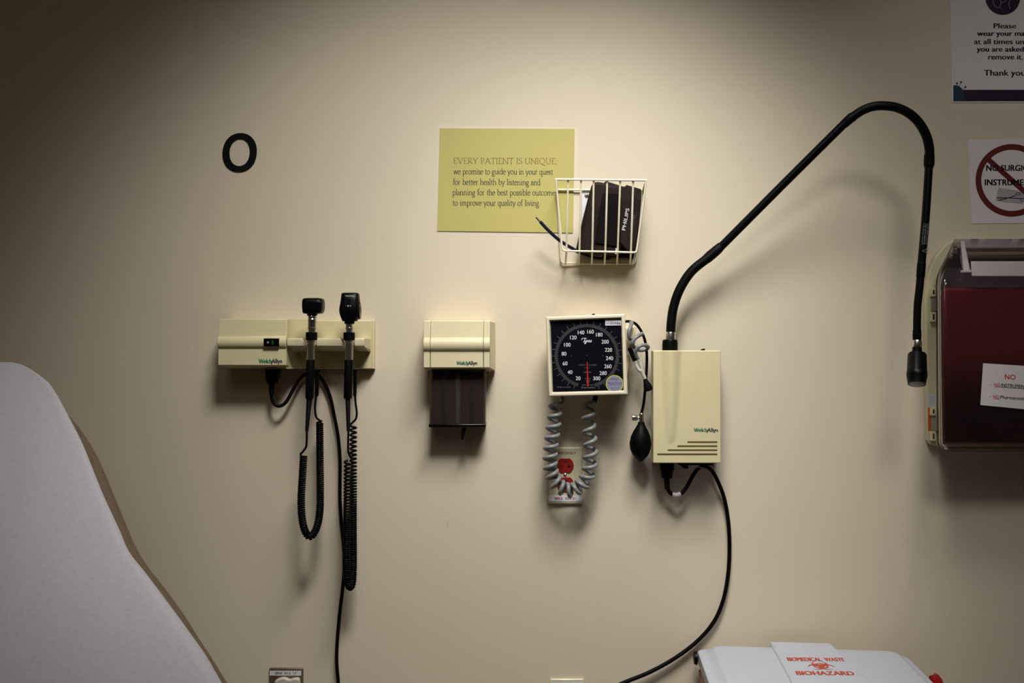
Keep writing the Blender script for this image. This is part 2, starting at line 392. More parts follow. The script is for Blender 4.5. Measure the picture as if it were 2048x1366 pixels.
# ------------------------------------------------------------------ yellow notice
t = thing('notice_sign', 'yellow laminated notice with a paragraph of serif text, on the wall behind the wire basket', 'sign', P(1012, 362, 0))
MB().ppoly([(876, 250.4), (1157, 254.7), (1153.5, 472.6), (869, 472)], .0002, .0008).build('laminate', M['lam'], t)
MB().ppoly([(879.5, 256.6), (1149.3, 257.6), (1146, 465.6), (874.7, 462)], .0009, .0018).build('paper', M['yellow'], t)
g = MB(); yw = lambda cx: 850+cx/5.255; yh = lambda cy: 230+cy/5.255
serif(g, 'EVERY PATIENT IS UNIQUE;', yw(296), yh(512), yw(1392), 7.9, .0021, .12, .05, .0035)
q = g.build('lettering', M['brownink'], t); q['label'] = 'brown capital heading'
g = MB()
for s, a, b, c in (('we promise to guide you in your quest', 298, 622, 1345), ('for better health by listening and', 293, 733, 1214), ('planning for the best possible outcome', 288, 841, 1370), ('to improve your quality of living.', 290, 951, 1213)):
    serif(g, s, yw(a), yh(b), yw(c), 7.6, .0021, .17, .075, .0035)
q = g.build('lettering', M['ink'], t); q['label'] = 'four lines of dark body text'

# ------------------------------------------------------------------ wire basket
bw = lambda cx: 1040+cx/5.464; bh = lambda cy: 330+cy/5.464
def B(cx, cy, d): return P(bw(cx), bh(cy), d)
DF, DB, DK = .105, .085, .006
t = thing('wire_basket', 'cream wire basket on the wall, holding a folded brown blood pressure cuff', 'basket', P(1202, 380, 0))
MB().tube([B(405, 270, DK), B(398, 200, .07), B(392, 157, DF), B(700, 160, DF), B(1380, 168, DF), B(1366, 215, .07), B(1345, 278, DK)], .0021, 10, 0).build('rim', M['wire'], t)
MB().tube([B(405, 270, DK), B(1345, 278, DK)], .0019, 10, 0).build('back_rail', M['wire'], t)
MB().tube([B(392, 160, DF), B(456, 890, DB), B(461, 915, DB), B(475, 934, DB), B(500, 939, DB), B(870, 946, DB), B(1240, 956, DB), B(1268, 950, DB), B(1277, 925, DB), B(1380, 172, DF)], .0020, 10, 0).build('front_frame', M['wire'], t)
MB().tube([B(405, 270, DK), B(446, 1000, DK), B(450, 1050, DK), B(470, 1073, DK), B(860, 1078, DK), B(1240, 1076, DK), B(1262, 1055, DK), B(1272, 1000, DK), B(1345, 278, DK)], .0020, 10, 0).build('back_frame', M['wire'], t)
for a, b, c in ((525, 508, 497), (667, 650, 643), (805, 790, 783), (953, 933, 924), (1095, 1068, 1060), (1237, 1213, 1203)):
    MB().tube([B(a, 163, DF-.003), B((a+b)/2, 550, (DF+DB)/2-.003), B(b, 920, DB-.004), B(b-1, 945, DB-.006), B(c, 1085, DK-.002)], .0019, 10, 0).build('upright_wire', M['wire'], t)
MB().pbox(bw(675), bw(1075), bh(282), bh(700), 0, .003).build('mounting_plate', M['white2'], t, .001)
for cx in (727, 1030):
    s = MB(); c = B(cx, 333, .003); s.lathe(c, c+Vector((0, -.003, 0)), [(0, .0042), (.5, .004), (.9, .0028), (1, .001)], 16)
    sw = s.build('screw', M['chrome'], t)

# ------------------------------------------------------------------ cuff in the basket
t = thing('blood_pressure_cuff', 'folded brown nylon blood pressure cuff standing in the wire basket', 'cuff', P(1215, 515, .04))
MB().ppoly([(bw(a), bh(b)) for a, b in ((798, 180), (860, 178), (925, 190), (1120, 235), (1130, 560), (1100, 985), (985, 978), (800, 985), (635, 945), (622, 900), (690, 590), (755, 330))], .022, .052).build('cuff_body', M['cuff'], t, .007, 3)
MB().ppoly([(bw(a), bh(b)) for a, b in ((905, 215), (935, 172), (1010, 195), (1150, 240), (1160, 212), (1330, 262), (1322, 420), (1290, 800), (1240, 1030), (1190, 1020), (900, 1010), (890, 700))], .008, .020).build('back_fold', M['cuff'], t, .005, 3)
MB().ppoly([(bw(a), bh(b)) for a, b in ((905, 300), (1090, 318), (1085, 600), (1062, 892), (930, 870), (820, 850), (858, 560))], .0522, .0555).build('hook_panel', M['velcro'], t, .001)
MB().ppoly([(bw(a), bh(b)) for a, b in ((1100, 235), (1155, 232), (1170, 218), (1330, 265), (1318, 450), (1285, 790), (1245, 960), (1190, 945), (1105, 860), (1090, 830), (1100, 500))], .0535, .066).build('flap', M['cuff'], t, .004, 3)
g = MB()
def ph(x, y):       # writing runs upward along the flap
    o_ = Vector((1132, 712)); u = Vector((1170-1132+8, 472-712)).normalized(); v = Vector((-u.y, u.x))
    p = o_+u*x+v*y
    return B(p.x, p.y, .0665)
sans(g, 'PHILIPS', (0, -20, 243, 18), ph, .03)
q = g.build('lettering', M['white'], t); q['label'] = 'white printed name running up the flap'
g = MB()
def ph2(x, y):
    o_ = Vector((1222, 690)); u = Vector((30, -165)).normalized(); v = Vector((-u.y, u.x)); p = o_+u*x+v*y
    return B(p.x, p.y, .0665)
sans(g, 'M4574A', (0, -11, 150, 11), ph2)
for a, b in (((-18, -22), (175, -22)), ((175, -22), (175, 22)), ((175, 22), (-18, 22)), ((-18, 22), (-18, -22))):
    g.tube([ph2(*a), ph2(*b)], .00018, 6, 0)
q = g.build('code_panel', M['dim'], t)
MB().ppoly([(bw(a), bh(b)) for a, b in ((1045, 905), (1062, 915), (1058, 975), (1040, 972))], .0558, .0568).build('tag', M['white2'], t)
MB().tube([B(222, 622, .062), B(330, 735, .058), B(440, 830, .052), B(560, 905, .045), B(700, 985, .034), B(830, 1020, .020), B(960, 1024, .014), B(1040, 1000, .016)], .0033, 12, 8).build('hose', M['blue'], t)
s = MB(); s.lathe(B(224, 624, .062), B(170, 570, .0645), [(0, .003), (.2, .003), (.21, .0018), (.4, .0018), (.41, .0026), (.6, .0022), (.61, .0014), (.8, .0020), (.95, .0018), (1, .0008)], 14)
q = s.build('connector', M['chrome'], t); q['label'] = 'small barbed metal hose tip'

# ------------------------------------------------------------------ instrument charger (left)
kx = lambda cx: 400+cx/5.115; ky = lambda cy: 560+cy/5.115
def bulge_profile(y0, yb0, yb1, y1, yb, dt=.068, dm=.074, dl=.074, bulge=.0055):
    pr = [(0, yb), (.006, yb), (dl-.006, y1+1.5), (dl, y1), (dl, yb1), (dl+.0012, yb1-.3)]
    for k in range(1, 12):
        a = k/12; pr.append((dl+.001+bulge*math.sin(PI*a)**.7, yb1+(yb0-yb1)*a))
    pr += [(dm, yb0+.3), (dm-.002, yb0), (dt, y0+.8), (dt-.002, y0), (.006, y0-.4), (0, y0-.4)]
    return pr
t = thing('instrument_charger', 'long cream wall charger with two black handheld instruments hung in its rail', 'charger', P(590, 690, 0))
hb = MB().prof(bulge_profile(637.8, 673.2, 696.2, 730.6, 738), 435.6, 573, .074)
housing = hb.build('housing', M['cream'], t, .0012)
bp = MB()
# back plate of the cradle side: concave curve from the block to the plate, run vertically
def plan(x0, x1, dA, dB, n=10):
    return [(x0+(x1-x0)*(1-math.cos(PI/2*k/n)), dB+(dA-dB)*(1-math.sin(PI/2*k/n))) for k in range(n+1)]
xr = PX(573, .070)
def cove(y0a, y0b, wa, wb, dA):
    rings = []
    for py, wd in ((y0a, wa), (y0b, wb)):
        pl = plan(xr-.0005, xr+wd, dA, .022)
        rings.append([Vector((x, -d, CAMZ-(py-683)*(CAMD-d)/FPX)) for x, d in pl]+[Vector((xr+wd, 0, PZ(py, .0))), Vector((xr-.0005, 0, PZ(py, 0)))])
    return rings
MB().loft(cove(638.6, 677, .030, .030, .066)).build('cove', M['cream'], t)
MB().loft(cove(693, 737.5, .012, .018, .070)).build('cove', M['cream'], t)
bp.prof([(0, 738.3), (.018, 738.3), (.022, 737), (.022, 641.5), (.019, 640), (0, 640)], 573, 743.6, .022)
bp.build('back_plate', M['cream'], t, .001)
MB().prof([(0, 738.5), (.010, 738.5), (.013, 737.5), (.013, 641.3), (.010, 640), (0, 640)], 744, 748.6, .013).build('end_cap', M['cream'], t, .0008)
def rail(pa, pb, ch):
    r = MB()
    x0, x1 = PX(pa, .078), PX(pb, .078)
    pr = [(.0222, 676), (.074, 676.2), (.0782, 677.6), (.079, 685), (.0775, 692), (.074, 693.4), (.0222, 704)]
    R0 = [Vector((x0, -d, PZ(y, d))) for d, y in pr]; R1 = [Vector((x1, -d, PZ(y, d))) for d, y in pr]
    if ch:
        R1 = [Vector((x1-(.006 if d > .05 and y < 680 else 0), -d, PZ(y, d))) for d, y in pr]
    r.loft([R0, R1]); return r
rail(574, 610.5, 1).build('rail', M['cream2'], t, .001)
rail(632.5, 686, 1).build('rail', M['cream2'], t, .001)
rail(708.5, 729, 0).build('rail', M['cream2'], t, .001)
MB().prof([(.0222, 676.3), (.060, 676.5), (.062, 678), (.062, 690), (.0222, 702)], 574, 728, .06).build('rail_core', M['cream'], t)
# triangular gusset at the right end of the rail
gz = MB(); a = PX(729, .078); b_ = PX(741, .024)
gz.loft([[Vector((a, -.078, PZ(677, .078))), Vector((a, -.078, PZ(693, .078))), Vector((a, -.0222, PZ(704, .0222))), Vector((a, -.0222, PZ(677, .0222)))],
         [Vector((b_, -.0235, PZ(678, .024))), Vector((b_, -.0235, PZ(700, .024))), Vector((b_, -.0222, PZ(703, .0222))), Vector((b_, -.0222, PZ(677, .0222)))]])
gz.build('gusset', M['cream'], t)
sw = MB().pbox(kx(650), kx(808), ky(597), ky(680), .0745, .0818).build('switch', M['gloss'], t, .0008)
g = MB(); g.ring(P(kx(695), ky(638), .0819), .0012, .0018); q = g.build('symbol', M['white'], sw)
q.location = (0, 0, 0)
g = MB(); g.pbox(kx(732), kx(752), ky(618), ky(660), .0818, .0820); q = g.build('indicator', M['green2'], sw); q.location = (0, 0, 0)
company_logo(t, kx(602), kx(842), ky(848), 7.4, .0746)
for px in (634.7, 710.5):
    s = MB()
    s.lathe(P(px, 738.6, .045), P(px, 744, .045), [(0, .0062), (.8, .0062), (1, .005)], 20); s.build('socket', M['black'], t)

# ------------------------------------------------------------------ instruments
def cyl(pts):                                           # [(px,py,radius px)] stacked turned sections on one axis, depth dd
    return pts
DH = .094
HS = (CAMD-DH)/FPX
def turned(name, m, parent, spec, dd=DH, n=28, ridge=None):
    a = MB(); rings = []
    for px, py, r in spec:
        c = P(px, py, dd); R = r*(CAMD-dd)/FPX
        rings.append([c+Vector((math.cos(2*PI*k/n), math.sin(2*PI*k/n), 0))*R*(1+(ridge*(k % 2) if ridge else 0)) for k in range(n)])
    a.loft(rings); return a.build(name, m, parent)
def rounded_slab(rows, dc, exp=3.2, n=36):              # [(cx, py, half width px, half depth m)]
    rings = []
    for cxp, py, hw, hd in rows:
        c = P(cxp, py, dc); R = hw*(CAMD-dc)/FPX; ring = []
        for k in range(n):
            a_ = 2*PI*k/n; ca, sa = math.cos(a_), math.sin(a_)
            ring.append(c+Vector((R*math.copysign(abs(ca)**(2/exp), ca), hd*math.copysign(abs(sa)**(2/exp), sa), 0)))
        rings.append(ring)
    return MB().loft(rings)
def strain(parent, x0, y0, x1, y1, r0, r1, dd):
    a = MB(); pts = []; rr = []
    n = 34
    for k in range(n*2):
        f = k/(n*2-1); p = P(x0+(x1-x0)*f, y0+(y1-y0)*f, dd-(dd-.085)*f if dd > .085 else dd)
        pts.append(p); rr.append((r0+(r1-r0)*f)*HS*(1 if k % 2 else .86))
    a.tube(pts, rr, 14, 0); return a.build('strain_relief', M['rubber'], parent)

# otoscope
t = thing('otoscope', 'black otoscope with a squat boxy head, left one of the two hung instruments', 'medical instrument', P(620, 797, DH))
hd = rounded_slab([(627, 596.2, 12, .008), (626.8, 596.9, 17.5, .013), (626.8, 598.6, 19.8, .016), (627, 603, 20.7, .018), (627, 612, 20.9, .019), (626.9, 620, 20.4, .018), (626.4, 625, 19.4, .017), (625.5, 627.3, 16.5, .014), (625, 627.8, 10, .009)], DH, 4.5).build('head', M['black'], t, ang=50)
MB().ppoly([(612.5, 603), (641.5, 603), (641, 621.5), (613.5, 619.5)], DH+.0175, DH+.0195).build('eyepiece', M['gloss'], t, .0015)
turned('neck', M['black'], t, [(624.5, 627.6, 10.2), (624.3, 630.6, 10.2), (624.3, 631.2, 9.4)])
turned('neck_ring', M['chrome'], t, [(624.4, 631.2, 8.9), (624.4, 633, 9.4), (624.4, 634, 8.3), (624.4, 635.5, 9.2), (624.4, 637, 8.2), (624.4, 639, 9.0), (624.4, 640, 8.6), (624.2, 655, 8.5), (624.2, 655.6, 9.1), (624.2, 657.6, 9.1), (624.2, 658.2, 8.1), (624.1, 664.5, 8.0)])
turned('collar', M['rubber'], t, [(623.0, 664.3, 9.8), (623.0, 665.3, 11.2), (623, 679, 11.2), (623, 680.4, 10.2)], n=40, ridge=.03)
turned('handle_shaft', M['chrome'], t, [(622, 680.4, 9.6), (622, 684, 9.6), (622, 685, 8.2), (621.6, 719.5, 7.9)])
turned('grip', M['rubber'], t, [(621.3, 719.4, 8.3), (621.2, 720.2, 8.6), (619, 795, 8.2), (618.8, 797.5, 7.4)])
strain(t, 618.6, 797.6, 613.6, 862, 6.0, 3.6, DH)
lead = [P(613.6, 862, .085), P(613.4, 880, .083), P(612, 894, .08), P(605, 904, .078), P(600, 909, .078)]
MB().tube(lead, .0021, 10, 8).build('cord', M['rubber'], t)
cp = [P(607.2, 911, .078), P(605, 950, .079), P(602.5, 996, .081), P(604, 1035, .083), P(610.5, 1063, .083), P(620.5, 1073, .081), P(631, 1061, .075), P(638, 1035, .065), P(640.5, 996, .05), P(640, 920, .048), P(639.3, 844, .046)]
mbc, _ = MB().coil(cp, .0057, .00195, .0042, 1, PI, 8, 16); mbc.build('coiled_cord', M['rubber'], t)
MB().tube([P(644, 843, .046), P(638, 840, .046), P(632, 833, .046), P(630, 815, .045), P(632.5, 790, .045)], .0021, 10, 8).build('cord', M['rubber'], t)
turned('plug', M['rubber'], t, [(634.7, 744.2, 4.6), (634.5, 748, 4.6), (633.5, 786, 3.9), (633, 792, 3.6)], .045)

# ophthalmoscope
t = thing('ophthalmoscope', 'black ophthalmoscope with a tall tapered head, right one of the two hung instruments', 'medical instrument', P(697, 797, DH))
hd = rounded_slab([(700.7, 585.6, 13, .006), (700.7, 586.2, 16, .010), (700.8, 588, 17.4, .012), (700.8, 600, 18.4, .015), (700.7, 612, 20.3, .017), (700.6, 620, 21.2, .018), (700.5, 628, 20.4, .0175), (700.2, 634, 18, .016), (699.8, 639, 15.6, .014), (699.6, 642.4, 14.5, .013)], DH, 3.4).build('head', M['black'], t, ang=50)
g = MB(); c = P(719.5, 622, DH); nn = 40
for k_ in (0,):
    rr = [.0150*(1+.05*(k % 2)) for k in range(nn)]
    g.loft([[c+Vector((dx, rr[k]*math.cos(2*PI*k/nn)*.7, rr[k]*math.sin(2*PI*k/nn))) for k in range(nn)] for dx in (-.004, .0014)])
g.build('focus_wheel', M['gloss'], t)
g = MB(); sans(g, 'WelchAllyn', (690, 590.5, 708, 593.8), flat(DH+.0150), .02); g.build('lettering', M['white'], t)
MB().pbox(695, 701, 598, 606.8, DH+.013, DH+.0165).build('window', M['dial'], t, .0004)
g = MB(); g.ring(P(696.3, 611.7, DH+.0172), .0007, .0013, .0006, 16); g.build('aperture_mark', M['white'], t)
g = MB(); c = P(701, 611.7, DH+.0172); g.disc(c, .0013, 16, .0006); q = g.build('aperture_mark', M['photogrey'], t)
g = MB(); c = P(691.8, 611.7, DH+.0172); g.disc(c, .0012, 16, .0006); q = g.build('aperture_mark', M['teal'], t); q['label'] = 'teal printed dot'
turned('neck', M['black'], t, [(699, 642.2, 10.4), (699, 647.4, 10), (699, 648, 9)])
turned('neck_ring', M['chrome'], t, [(698.6, 648, 7.8), (698.6, 655, 7.6), (698.6, 655.6, 8.6), (698.6, 657.6, 8.6), (698.6, 658.2, 7.4), (698.4, 665, 7.2)])
turned('collar', M['rubber'], t, [(698.3, 664.6, 9.8), (698.3, 665.6, 11.1), (698.3, 679.4, 11.1), (698.3, 680.6, 10.2)], n=40, ridge=.03)
turned('handle_shaft', M['chrome'], t, [(698, 680.6, 9.6), (698, 684, 9.6), (698, 685, 8.4), (697.6, 719.5, 8.2)])
turned('grip', M['rubber'], t, [(697.6, 719.4, 8.4), (697.5, 720.2, 8.7), (695.6, 795, 8.3), (695.5, 797.5, 7.4)])
strain(t, 695.6, 797.6, 696.8, 862, 5.4, 3.8, DH)
MB().tube([P(696.8, 862, .085), P(696.3, 885, .083), P(697, 905, .081), P(702, 915, .079), P(704, 919, .077)], .0021, 10, 8).build('cord', M['rubber'], t)
cp = [P(695.2, 922, .080), P(694.8, 980, .079), P(693.8, 1060, .077), P(693.0, 1130, .074), P(696, 1163, .070), P(700.5, 1174, .064), P(705, 1163, .057), P(706.5, 1130, .052), P(706.3, 1060, .050), P(706.5, 960, .048), P(706.5, 850, .046)]
def pit(f):
    if f < .45: return .0082-(.0082-.0043)*min(1, f/.22)
    if f > .62: return .0043+(.0092-.0043)*max(0, min(1, (f-.72)/.24))
    return .0042
mbc, _ = MB().coil(cp, .0056, .0021, pit, 1, PI/2, 8, 16); mbc.build('coiled_cord', M['rubber'], t)
MB().tube([P(700, 850, .041), P(704, 846, .044), P(711.5, 838, .046), P(713.5, 826, .046), P(711, 805, .045), P(710.2, 790, .045)], .0021, 10, 8).build('cord', M['rubber'], t)
turned('plug', M['rubber'], t, [(710.5, 744.2, 4.2), (710.4, 748, 4.0), (709.7, 786, 3.4), (709.5, 792, 3.2)], .045)

# ------------------------------------------------------------------ power cords
def plug_part(parent, spec, dd):
    a = MB(); rings = []
    for cxp, py, hw, hd in spec:
        c = P(cxp, py, dd); R = hw*(CAMD-dd)/FPX; n = 28; ring = []
        for k in range(n):
            q_ = 2*PI*k/n; ca, sa = math.cos(q_), math.sin(q_)
            ring.append(c+Vector((R*math.copysign(abs(ca)**.5, ca), hd*math.copysign(abs(sa)**.5, sa), 0)))
        rings.append(ring)
    a.loft(rings); return a.build('plug', M['rubber'], parent)
t = thing('power_cord', 'black power cord plugged in under the long charger and running down behind the hung instruments', 'cable', P(545, 740, .03))
plug_part(t, [(545.5, 738.9, 15.2, .011), (545.5, 742.2, 15.2, .011), (545.3, 742.4, 13.6, .010), (545, 756, 13.2, .010), (544.6, 762, 11, .009), (544.4, 765, 10.2, .008), (543.6, 767.5, 7, .006)], .03)
a = MB(); pts = []; rr = []
for k in range(20):
    f = k/19; pts.append(P(543.6-.8*f, 767+21*f, .03)); rr.append((6.4-1.2*f)*.00098*(1 if (k//2) % 2 else .85))
a.tube(pts, rr, 14, 0); a.build('strain_relief', M['rubber'], t)
pc = [(542.6, 786, .03), (543.5, 796, .03), (548, 807, .03), (556.5, 812, .03), (566, 809.5, .028), (575, 800, .026), (586, 780, .022), (598, 760, .018), (610, 749.5, .014), (622, 746.5, .012), (634, 749.5, .012), (645, 760, .012), (655, 779, .012), (662, 800, .012), (668.5, 832, .012), (676, 872, .012), (680, 917, .012), (680, 960, .012), (680, 1000, .012), (683, 1048, .012), (687, 1090, .012), (688, 1142, .012), (685, 1180, .012), (679.5, 1225, .012), (675, 1275, .012), (673.4, 1310, .012), (674, 1335, .012), (676.3, 1362, .012), (677, 1400, .012), (672, 1480, .012), (655, 1560, .012), (625, 1590, .014), (592, 1560, .02), (577, 1500, .03), (573, 1462, .036)]
MB().tube([P(*q) for q in pc], .0035, 12, 6).build('cable', M['rubber'], t)
plug_part(t, [(573, 1462, 7, .006), (572, 1452, 11, .010), (572, 1432, 14, .012), (572, 1424, 14, .012)], .036)

# ------------------------------------------------------------------ specula dispenser
t = thing('specula_dispenser', 'cream wall dispenser with a smoked see-through bin, between charger and pressure gauge', 'dispenser', P(917, 742, 0))
vx = lambda cx: 820+cx/4.555; vy = lambda cy: 610+cy/4.555
pr = bulge_profile(641.2, 676, 702, 735.3, 742.2)
MB().prof(pr, 860.9, 966.6, .074).build('housing', M['cream2'], t, .001)
MB().prof(pr, 846.8, 860.3, .074).build('side_panel', M['cream2'], t, .001)
MB().prof(pr, 967.2, 979.8, .074).build('side_panel', M['cream2'], t, .001)
sk = MB(); xa = PX(979.8, .074)+.0003; xb = PX(990.5, .004)
sk.loft([[Vector((xa, -.073, PZ(736, .073))), Vector((xa, -.067, PZ(642, .067))), Vector((xa, -.003, PZ(641.5, .003))), Vector((xa, -.003, PZ(741.5, .003)))],
         [Vector((xb, -.010, PZ(741, .01))), Vector((xb, -.010, PZ(645, .01))), Vector((xb, -.003, PZ(645, .003))), Vector((xb, -.003, PZ(741, .003)))]])
sk.build('end_cap', M['cream2'], t, .001)
company_logo(t, vx(424), vx(613), vy(543), 6.6, .0746)
DB0 = .053
def shell(pts_out, th):                    # hollow U shaped tray in plan run down the wall
    return pts_out
xl, xrr = PX(860, DB0), PX(972, DB0); xl2, xr2 = PX(858.2, DB0), PX(970.6, DB0); z0, z1 = PZ(742.4, DB0), PZ(849, DB0)
b = MB()
def ubin(x0, x1, z):
    w_ = .0022; r = .008
    outp = [(x0, -.004), (x0, -DB0+r)]+[(x0+r-r*math.cos(k*PI/8), -DB0+r-r*math.sin(k*PI/8)) for k in range(1, 5)]+[(x1-r+r*math.sin(k*PI/8), -DB0+r-r*math.cos(k*PI/8)) for k in range(0, 4)]+[(x1, -DB0+r), (x1, -.004)]
    inp = [(x0+w_, -.004), (x0+w_, -DB0+r)]+[(x0+r-(r-w_)*math.cos(k*PI/8), -DB0+r-(r-w_)*math.sin(k*PI/8)) for k in range(1, 5)]+[(x1-r+(r-w_)*math.sin(k*PI/8), -DB0+r-(r-w_)*math.cos(k*PI/8)) for k in range(0, 4)]+[(x1-w_, -DB0+r), (x1-w_, -.004)]
    return [Vector((x, y, z)) for x, y in outp+inp[::-1]]
b.loft([ubin(xl2, xr2, z1), ubin(xl, xrr, z0)])
b.build('bin', M['smoke'], t)
MB().pbox(857.2, 971.6, 848.2, 854.8, .003, .0545).build('bin_base', M['gloss'], t, .0015)
for c0, c1 in ((290, 326), (545, 581)):
    MB().pbox(vx(c0), vx(c1), 743.5, 848, .0531, .0538).build('dark_band', mat('band_black', (32, 26, 26), .4), t, .0003)  # added strip outside, imitating a dark band showing through the smoked bin
for cx, wd in ((253, 14), (372, 9), (490, 10), (608, 14)):
    MB().tube([P(vx(cx), 744, .034), P(vx(cx), 847, .034)], wd*.62*.00098, 16, 0).build('specula_stack', M['stack'], t)
MB().pbox(vx(416), vx(456), 743.5, 847, .0531, .0540).build('pale_band', mat('band_grey', (56, 49, 46), .4), t, .0003)  # added outer strip, stands in for the paler band inside the bin
MB().loft([[P(924, 854.9, .044), P(933.4, 854.9, .044), P(933.4, 854.9, .051), P(924, 854.9, .051)], [P(921, 879, .046), P(926.4, 879, .046), P(926.4, 879, .05), P(921, 879, .05)]]).build('lever', M['black'], t, .0008)

# ------------------------------------------------------------------ pressure gauge
GC = P(1173.2, 711, .084); GS = (CAMD-.084)/FPX; ROLL = math.radians(2.0)
t = thing('pressure_gauge', 'square cream wall blood pressure gauge with a black round-scale dial', 'gauge', GC)
t.rotation_euler = (0, -ROLL, -math.radians(8)); t['localparts'] = 1
def G(px, py, w_=0.0):                    # local point on the dial; px,py in the photograph, w_ out of the face
    dx, dy = px-1173.2, py-711.0
    u = dx*math.cos(ROLL)-dy*math.sin(ROLL); v = dx*math.sin(ROLL)+dy*math.cos(ROLL)
    return Vector((u*GS*1.008, -w_, -v*GS))
H = .0752; Hv = .0765
def sq(hx, hz, y): return [Vector((-hx, y, -hz)), Vector((hx, y, -hz)), Vector((hx, y, hz)), Vector((-hx, y, hz))]
f = MB(); f.loft([sq(H-.004, Hv-.004, .030), sq(H, Hv, .026), sq(H, Hv, -.004), sq(H-.002, Hv-.002, -.0065), sq(H-.0065, Hv-.0065, -.0065), sq(H-.0085, Hv-.0085, 0.001), sq(H-.0085, Hv-.0085, .012), sq(H-.004, Hv-.004, .030)], True, False)
f.build('frame', M['ivory'], t, .0008)
MB().box(-H+.004, H-.004, .012, .0295, -Hv+.004, Hv-.004).build('casing', M['cream2'], t)
MB().box(-H+.0087, H-.0087, .001, .0118, -Hv+.0087, Hv-.0087).build('dial', M['dial'], t)
dc = (1173.4, 711.8)
def ga(v): return math.radians(21.5+(v-20)*1.135)
def gp(v, r, w_=.0): a = ga(v); return (dc[0]-r*math.sin(a), dc[1]+r*math.cos(a))
g = MB()
for v in range(16, 306, 2):
    maj = v % 10 == 0
    a = ga(v); r0, r1, hw = (57.5, 71.0 if maj else 64, .30)
    tx, ty = -math.cos(a), -math.sin(a)
    q = []
    for r, s_ in ((r0, -1), (r0, 1), (r1, 1), (r1, -1)):
        p = gp(v, r); q.append(G(p[0]+tx*hw*s_, p[1]+ty*hw*s_, -.0006))
    g.add(q, [(0, 1, 2, 3)])
q = g.build('scale_marks', M['dim'] if 0 else mat('scale_print', (112, 112, 112), .6), t)
g = MB()
for v, (cx, cy) in {20: (658, 1070), 40: (548, 987), 60: (481, 868), 80: (466, 735), 100: (511, 612), 120: (593, 512), 140: (698, 443), 160: (825, 433), 180: (944, 474), 200: (1023, 570), 220: (1068, 681), 240: (1082, 794), 260: (1060, 905), 280: (996, 998), 300: (910, 1070)}.items():
    px, py = 1060+cx/6.83, 600+cy/6.83; wd = (4.7 if v < 100 else 7.0)-( .6 if 100 <= v < 200 else 0)
    sans(g, str(v), (px-wd, py-3.9, px+wd, py+3.9), lambda x, y: G(x, y, -.0005), .015)
q = g.build('scale_numbers', M['white'], t)
g = MB(); gy = lambda cx, cy: (1060+cx/6.83, 600+cy/6.83)
def script(*a): ribbon(g, _sp(*a), lambda x, y: G(*gy(x, y), -.0005), 9, 5, 60)
script(705, 545, 712, 528, 735, 522, 775, 524); script(752, 524, 745, 555, 728, 578)
script(752, 548, 750, 568, 762, 572, 772, 552); script(774, 548, 766, 580, 752, 600, 746, 590, 770, 575)
script(800, 552, 786, 552, 780, 566, 790, 574, 802, 566); script(812, 550, 803, 560, 808, 574, 820, 570, 822, 556, 812, 550)
script(842, 550, 832, 554, 838, 562, 836, 572, 824, 573)
g.build('lettering', M['white'], t)
g = MB()
for s, a, b, c, d in (('Lifetime', 662, 874, 762, 896), ('Certified', 798, 874, 908, 896), ('CE0050', 732, 976, 838, 998), ('mmHg', 742, 1062, 830, 1080)):
    x0, y0 = gy(a, b); x1, y1 = gy(c, d); sans(g, s, (x0, y0, x1, y1), lambda x, y: G(x, y, -.0005))
for a, b, c, d in ((740, 925, 830, 925), (770, 1090, 812, 1090), (812, 1090, 812, 1125), (812, 1125, 770, 1125), (770, 1125, 770, 1090)):
    ribbon(g, [(a, b), (c, d)], lambda x, y: G(*gy(x, y), -.0005), 4, 4)
for rad in (2.6, 1.2):
    g.ring(G(dc[0]-30.5, dc[1]+.2, -.0008), rad*.0003, rad*.0004, .0003, 12); g.ring(G(dc[0]+32, dc[1]-1, -.0008), rad*.0003, rad*.0004, .0003, 12)
g.build('small_print', M['dim'], t)
g = MB()
for s, a, b, c, d in (('Made in U.S.A.', 372, 1184, 560, 1200), ('JEWEL MOVEMENT', 712, 1155, 874, 1170), ('SPHYGMOMANOMETER', 700, 1188, 884, 1206)):
    x0, y0 = gy(a, b); x1, y1 = gy(c, d); sans(g, s, (x0, y0, x1, y1), lambda x, y: G(x, y, -.0005))
g.build('small_print', mat('fine_print', (120, 120, 124), .6), t)
n1 = gy(781, 845); n2 = gy(790, 1178)
g = MB(); g.loft([[G(n1[0]-.7, n1[1], .0005), G(n1[0]+.7, n1[1], .0005), G(n2[0]+1.5, n2[1], .0005), G(n2[0]-1.5, n2[1], .0005)], [G(n1[0]-.7, n1[1], .0012), G(n1[0]+.7, n1[1], .0012), G(n2[0]+1.5, n2[1], .0012), G(n2[0]-1.5, n2[1], .0012)]])
g.build('needle', M['redn'], t)
g = MB(); c = G(dc[0]+.3, dc[1]-.2, -.0008); g.lathe(c, c+Vector((0, -.0022, 0)), [(0, .0016), (.7, .0014), (1, .0006)], 14); g.build('pivot', mat('pivot_blue', (40, 40, 90), .3), t)
g = MB(); c = gy(1024, 262); e = gy(1242, 350)
g.poly([G(c[0], e[1], .0012), G(e[0], e[1]-.3, .0012), G(e[0], c[1]+.3, .0012), G(c[0], c[1], .0012)], (0, .0012, 0)); st = g.build('inventory_sticker', M['white2'], t)
g = MB(); x0, y0 = gy(1098, 305); x1, y1 = gy(1230, 336); sans(g, 'E0986', (x0, y0, x1, y1), lambda x, y: G(x, y, .0014), .01)
x0, y0 = gy(1042, 314); x1, y1 = gy(1082, 330); sans(g, 'PM', (x0, y0, x1, y1), lambda x, y: G(x, y, .0014), .01)
q = g.build('lettering', M['bink'], st); q.location = (0, 0, 0)
